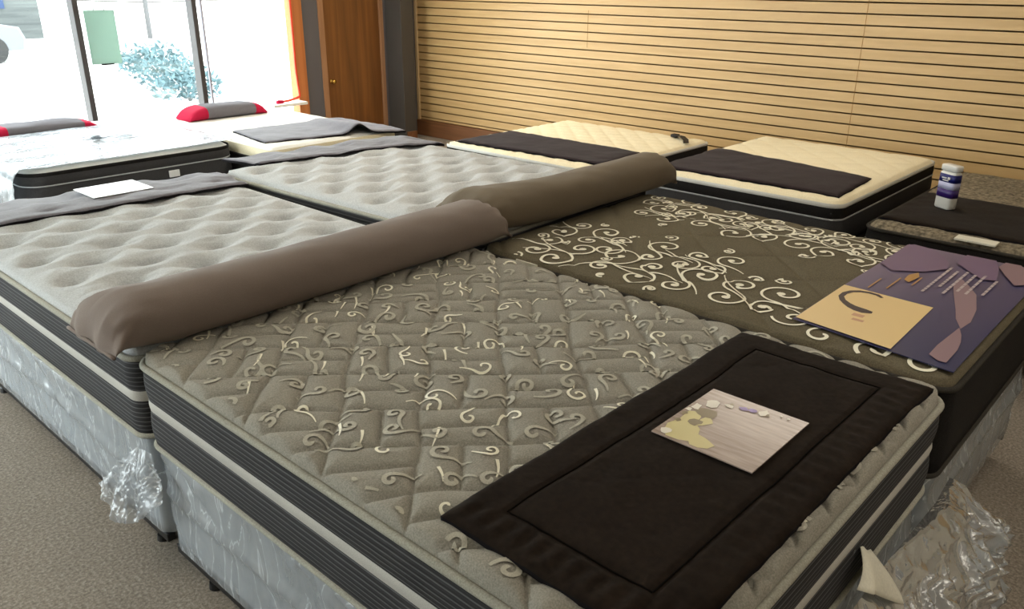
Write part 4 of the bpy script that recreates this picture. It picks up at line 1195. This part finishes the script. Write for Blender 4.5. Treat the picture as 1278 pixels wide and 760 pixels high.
def shrub(x, y, w, h, seed, label):
    r = random.Random(seed)
    root = thing('shrub', label, 'shrub', (x, y, GZ_), 'shrubs along the pavement')
    mb = MB()
    for k in range(420):
        a = r.uniform(0, 6.28); rr = w * math.sqrt(r.random()); z = GZ_ + h * (0.08 + 0.92 * r.random() ** 0.9 * (1 - 0.45 * (rr / w) ** 2))
        c = Vector((x + rr * math.cos(a), y + rr * math.sin(a), z))
        d = Vector((r.uniform(-1, 1), r.uniform(-1, 1), r.uniform(-0.2, 1))).normalized(); s = Vector((r.uniform(-1, 1), r.uniform(-1, 1), r.uniform(-1, 1))).cross(d).normalized()
        L = r.uniform(0.09, 0.2)
        mb.add([c, c + d * L * 0.5 + s * L * 0.2, c + d * L, c + d * L * 0.5 - s * L * 0.2], [(0, 1, 2, 3)])
    mb.build('foliage', M['leaf'], root)
    mb = MB()
    for k in range(6):
        a = r.uniform(0, 6.28)
        mb.tube([(x, y, GZ_), (x + 0.3 * w * math.cos(a), y + 0.3 * w * math.sin(a), GZ_ + h * 0.4), (x + 0.6 * w * math.cos(a), y + 0.6 * w * math.sin(a), GZ_ + h * 0.75)], [0.02, 0.014, 0.006], n=6)
    mb.build('stem', M['stem'], root, smooth=True)
M['leaf'] = plain('blue_green_leaf', (84, 104, 108), rough=0.8, spec=0.1)
M['stem'] = plain('grey_stem', (140, 140, 140), rough=0.8)
for i, (x, y, w, h, lb) in enumerate(((6.25, 12.0, 0.55, 0.55, 'low blue-green shrub outside, nearest the right mullion'), (6.75, 13.6, 0.6, 0.65, 'bushy blue-green shrub outside, second from the right mullion'),
                                      (7.25, 15.2, 0.6, 0.8, 'taller blue-green shrub outside, third from the right mullion'), (7.7, 17.0, 0.6, 0.6, 'blue-green shrub outside, beside the mint sign board'))):
    shrub(x, y, w, h, 20 + i, lb)
root = thing('utility_pole', 'thin grey utility pole with wires across the street', 'pole', (13.0, 28.0, GZ_))
MB().tube([(13.0, 28.0, GZ_), (13.0, 28.0, 9.0)], [0.09, 0.07], n=10).build('pole', plain('weathered_pole', (90, 90, 92), rough=0.8), root, smooth=True)
mb = MB()
for zz in (1.2, 2.0):
    mb.tube([(10.5, 28.0, zz), (13, 28.0, zz - 0.1), (24, 28.0, zz)], 0.03, n=6)
mb.build('wire', M['alu'], root, smooth=True)

# ================================================================== LIGHT
w = bpy.data.worlds.new('sky'); scene.world = w; w.use_nodes = True
bg = w.node_tree.nodes['Background']
bg.inputs['Color'].default_value = (0.88, 0.95, 1.0, 1); bg.inputs['Strength'].default_value = 9.0

def area(name, loc, rot, sx, sy, power, col, portal=False):
    d = bpy.data.lights.new(name, 'AREA'); d.shape = 'RECTANGLE'; d.size = sx; d.size_y = sy; d.energy = power; d.color = col
    if portal: d.cycles.is_portal = True
    o = bpy.data.objects.new(name, d); COL.objects.link(o); o.location = loc; o.rotation_euler = rot
    return o
area('window_daylight', ((wx0 + wx1) / 2, YW + 0.2, (wz0 + wz1) / 2), (math.radians(-90), 0, 0), wx1 - wx0, wz1 - wz0, 1, (1, 1, 1), portal=True)
area('side_window_daylight', (XL - 0.15, 3.5, 1.485), (0, math.radians(-90), 0), 2.53, 3.8, 1, (1, 1, 1), portal=True)
for (x, y, p) in ((4.6, 3.4, 40), (4.6, -0.2, 16), (2.0, 1.2, 18), (2.0, -2.6, 12), (-1.2, 0.0, 12), (0.9, -4.3, 14)):  # last entry is a fill lamp, added to brighten the front beds' foot ends
    area('ceiling_fluorescent_or_fill', (x, y, ZC - 0.03), (0, 0, 0), 0.6, 1.2, p, (1.0, 0.91, 0.78))

# ================================================================== CAMERA
Rm = [[0.67616545, 0.27100549, -0.68509584], [-0.73672938, 0.2556377, -0.62600254], [0.0054862, 0.92801152, 0.37251109]]
cam = bpy.data.cameras.new('camera'); co = bpy.data.objects.new('camera', cam); COL.objects.link(co)
mw = Matrix([Rm[0] + [-0.91743661], Rm[1] + [-2.46998846], Rm[2] + [1.12997356 + T], [0, 0, 0, 1]])
co.matrix_world = mw
cam.sensor_width = 36; cam.lens = 1016.247 / 1278 * 36; cam.clip_start = 0.02
scene.camera = co

scene.view_settings.view_transform = 'Standard'
scene.view_settings.look = 'None'
scene.view_settings.gamma = 1.0
scene.view_settings.use_curve_mapping = False
scene.view_settings.exposure = 0.3
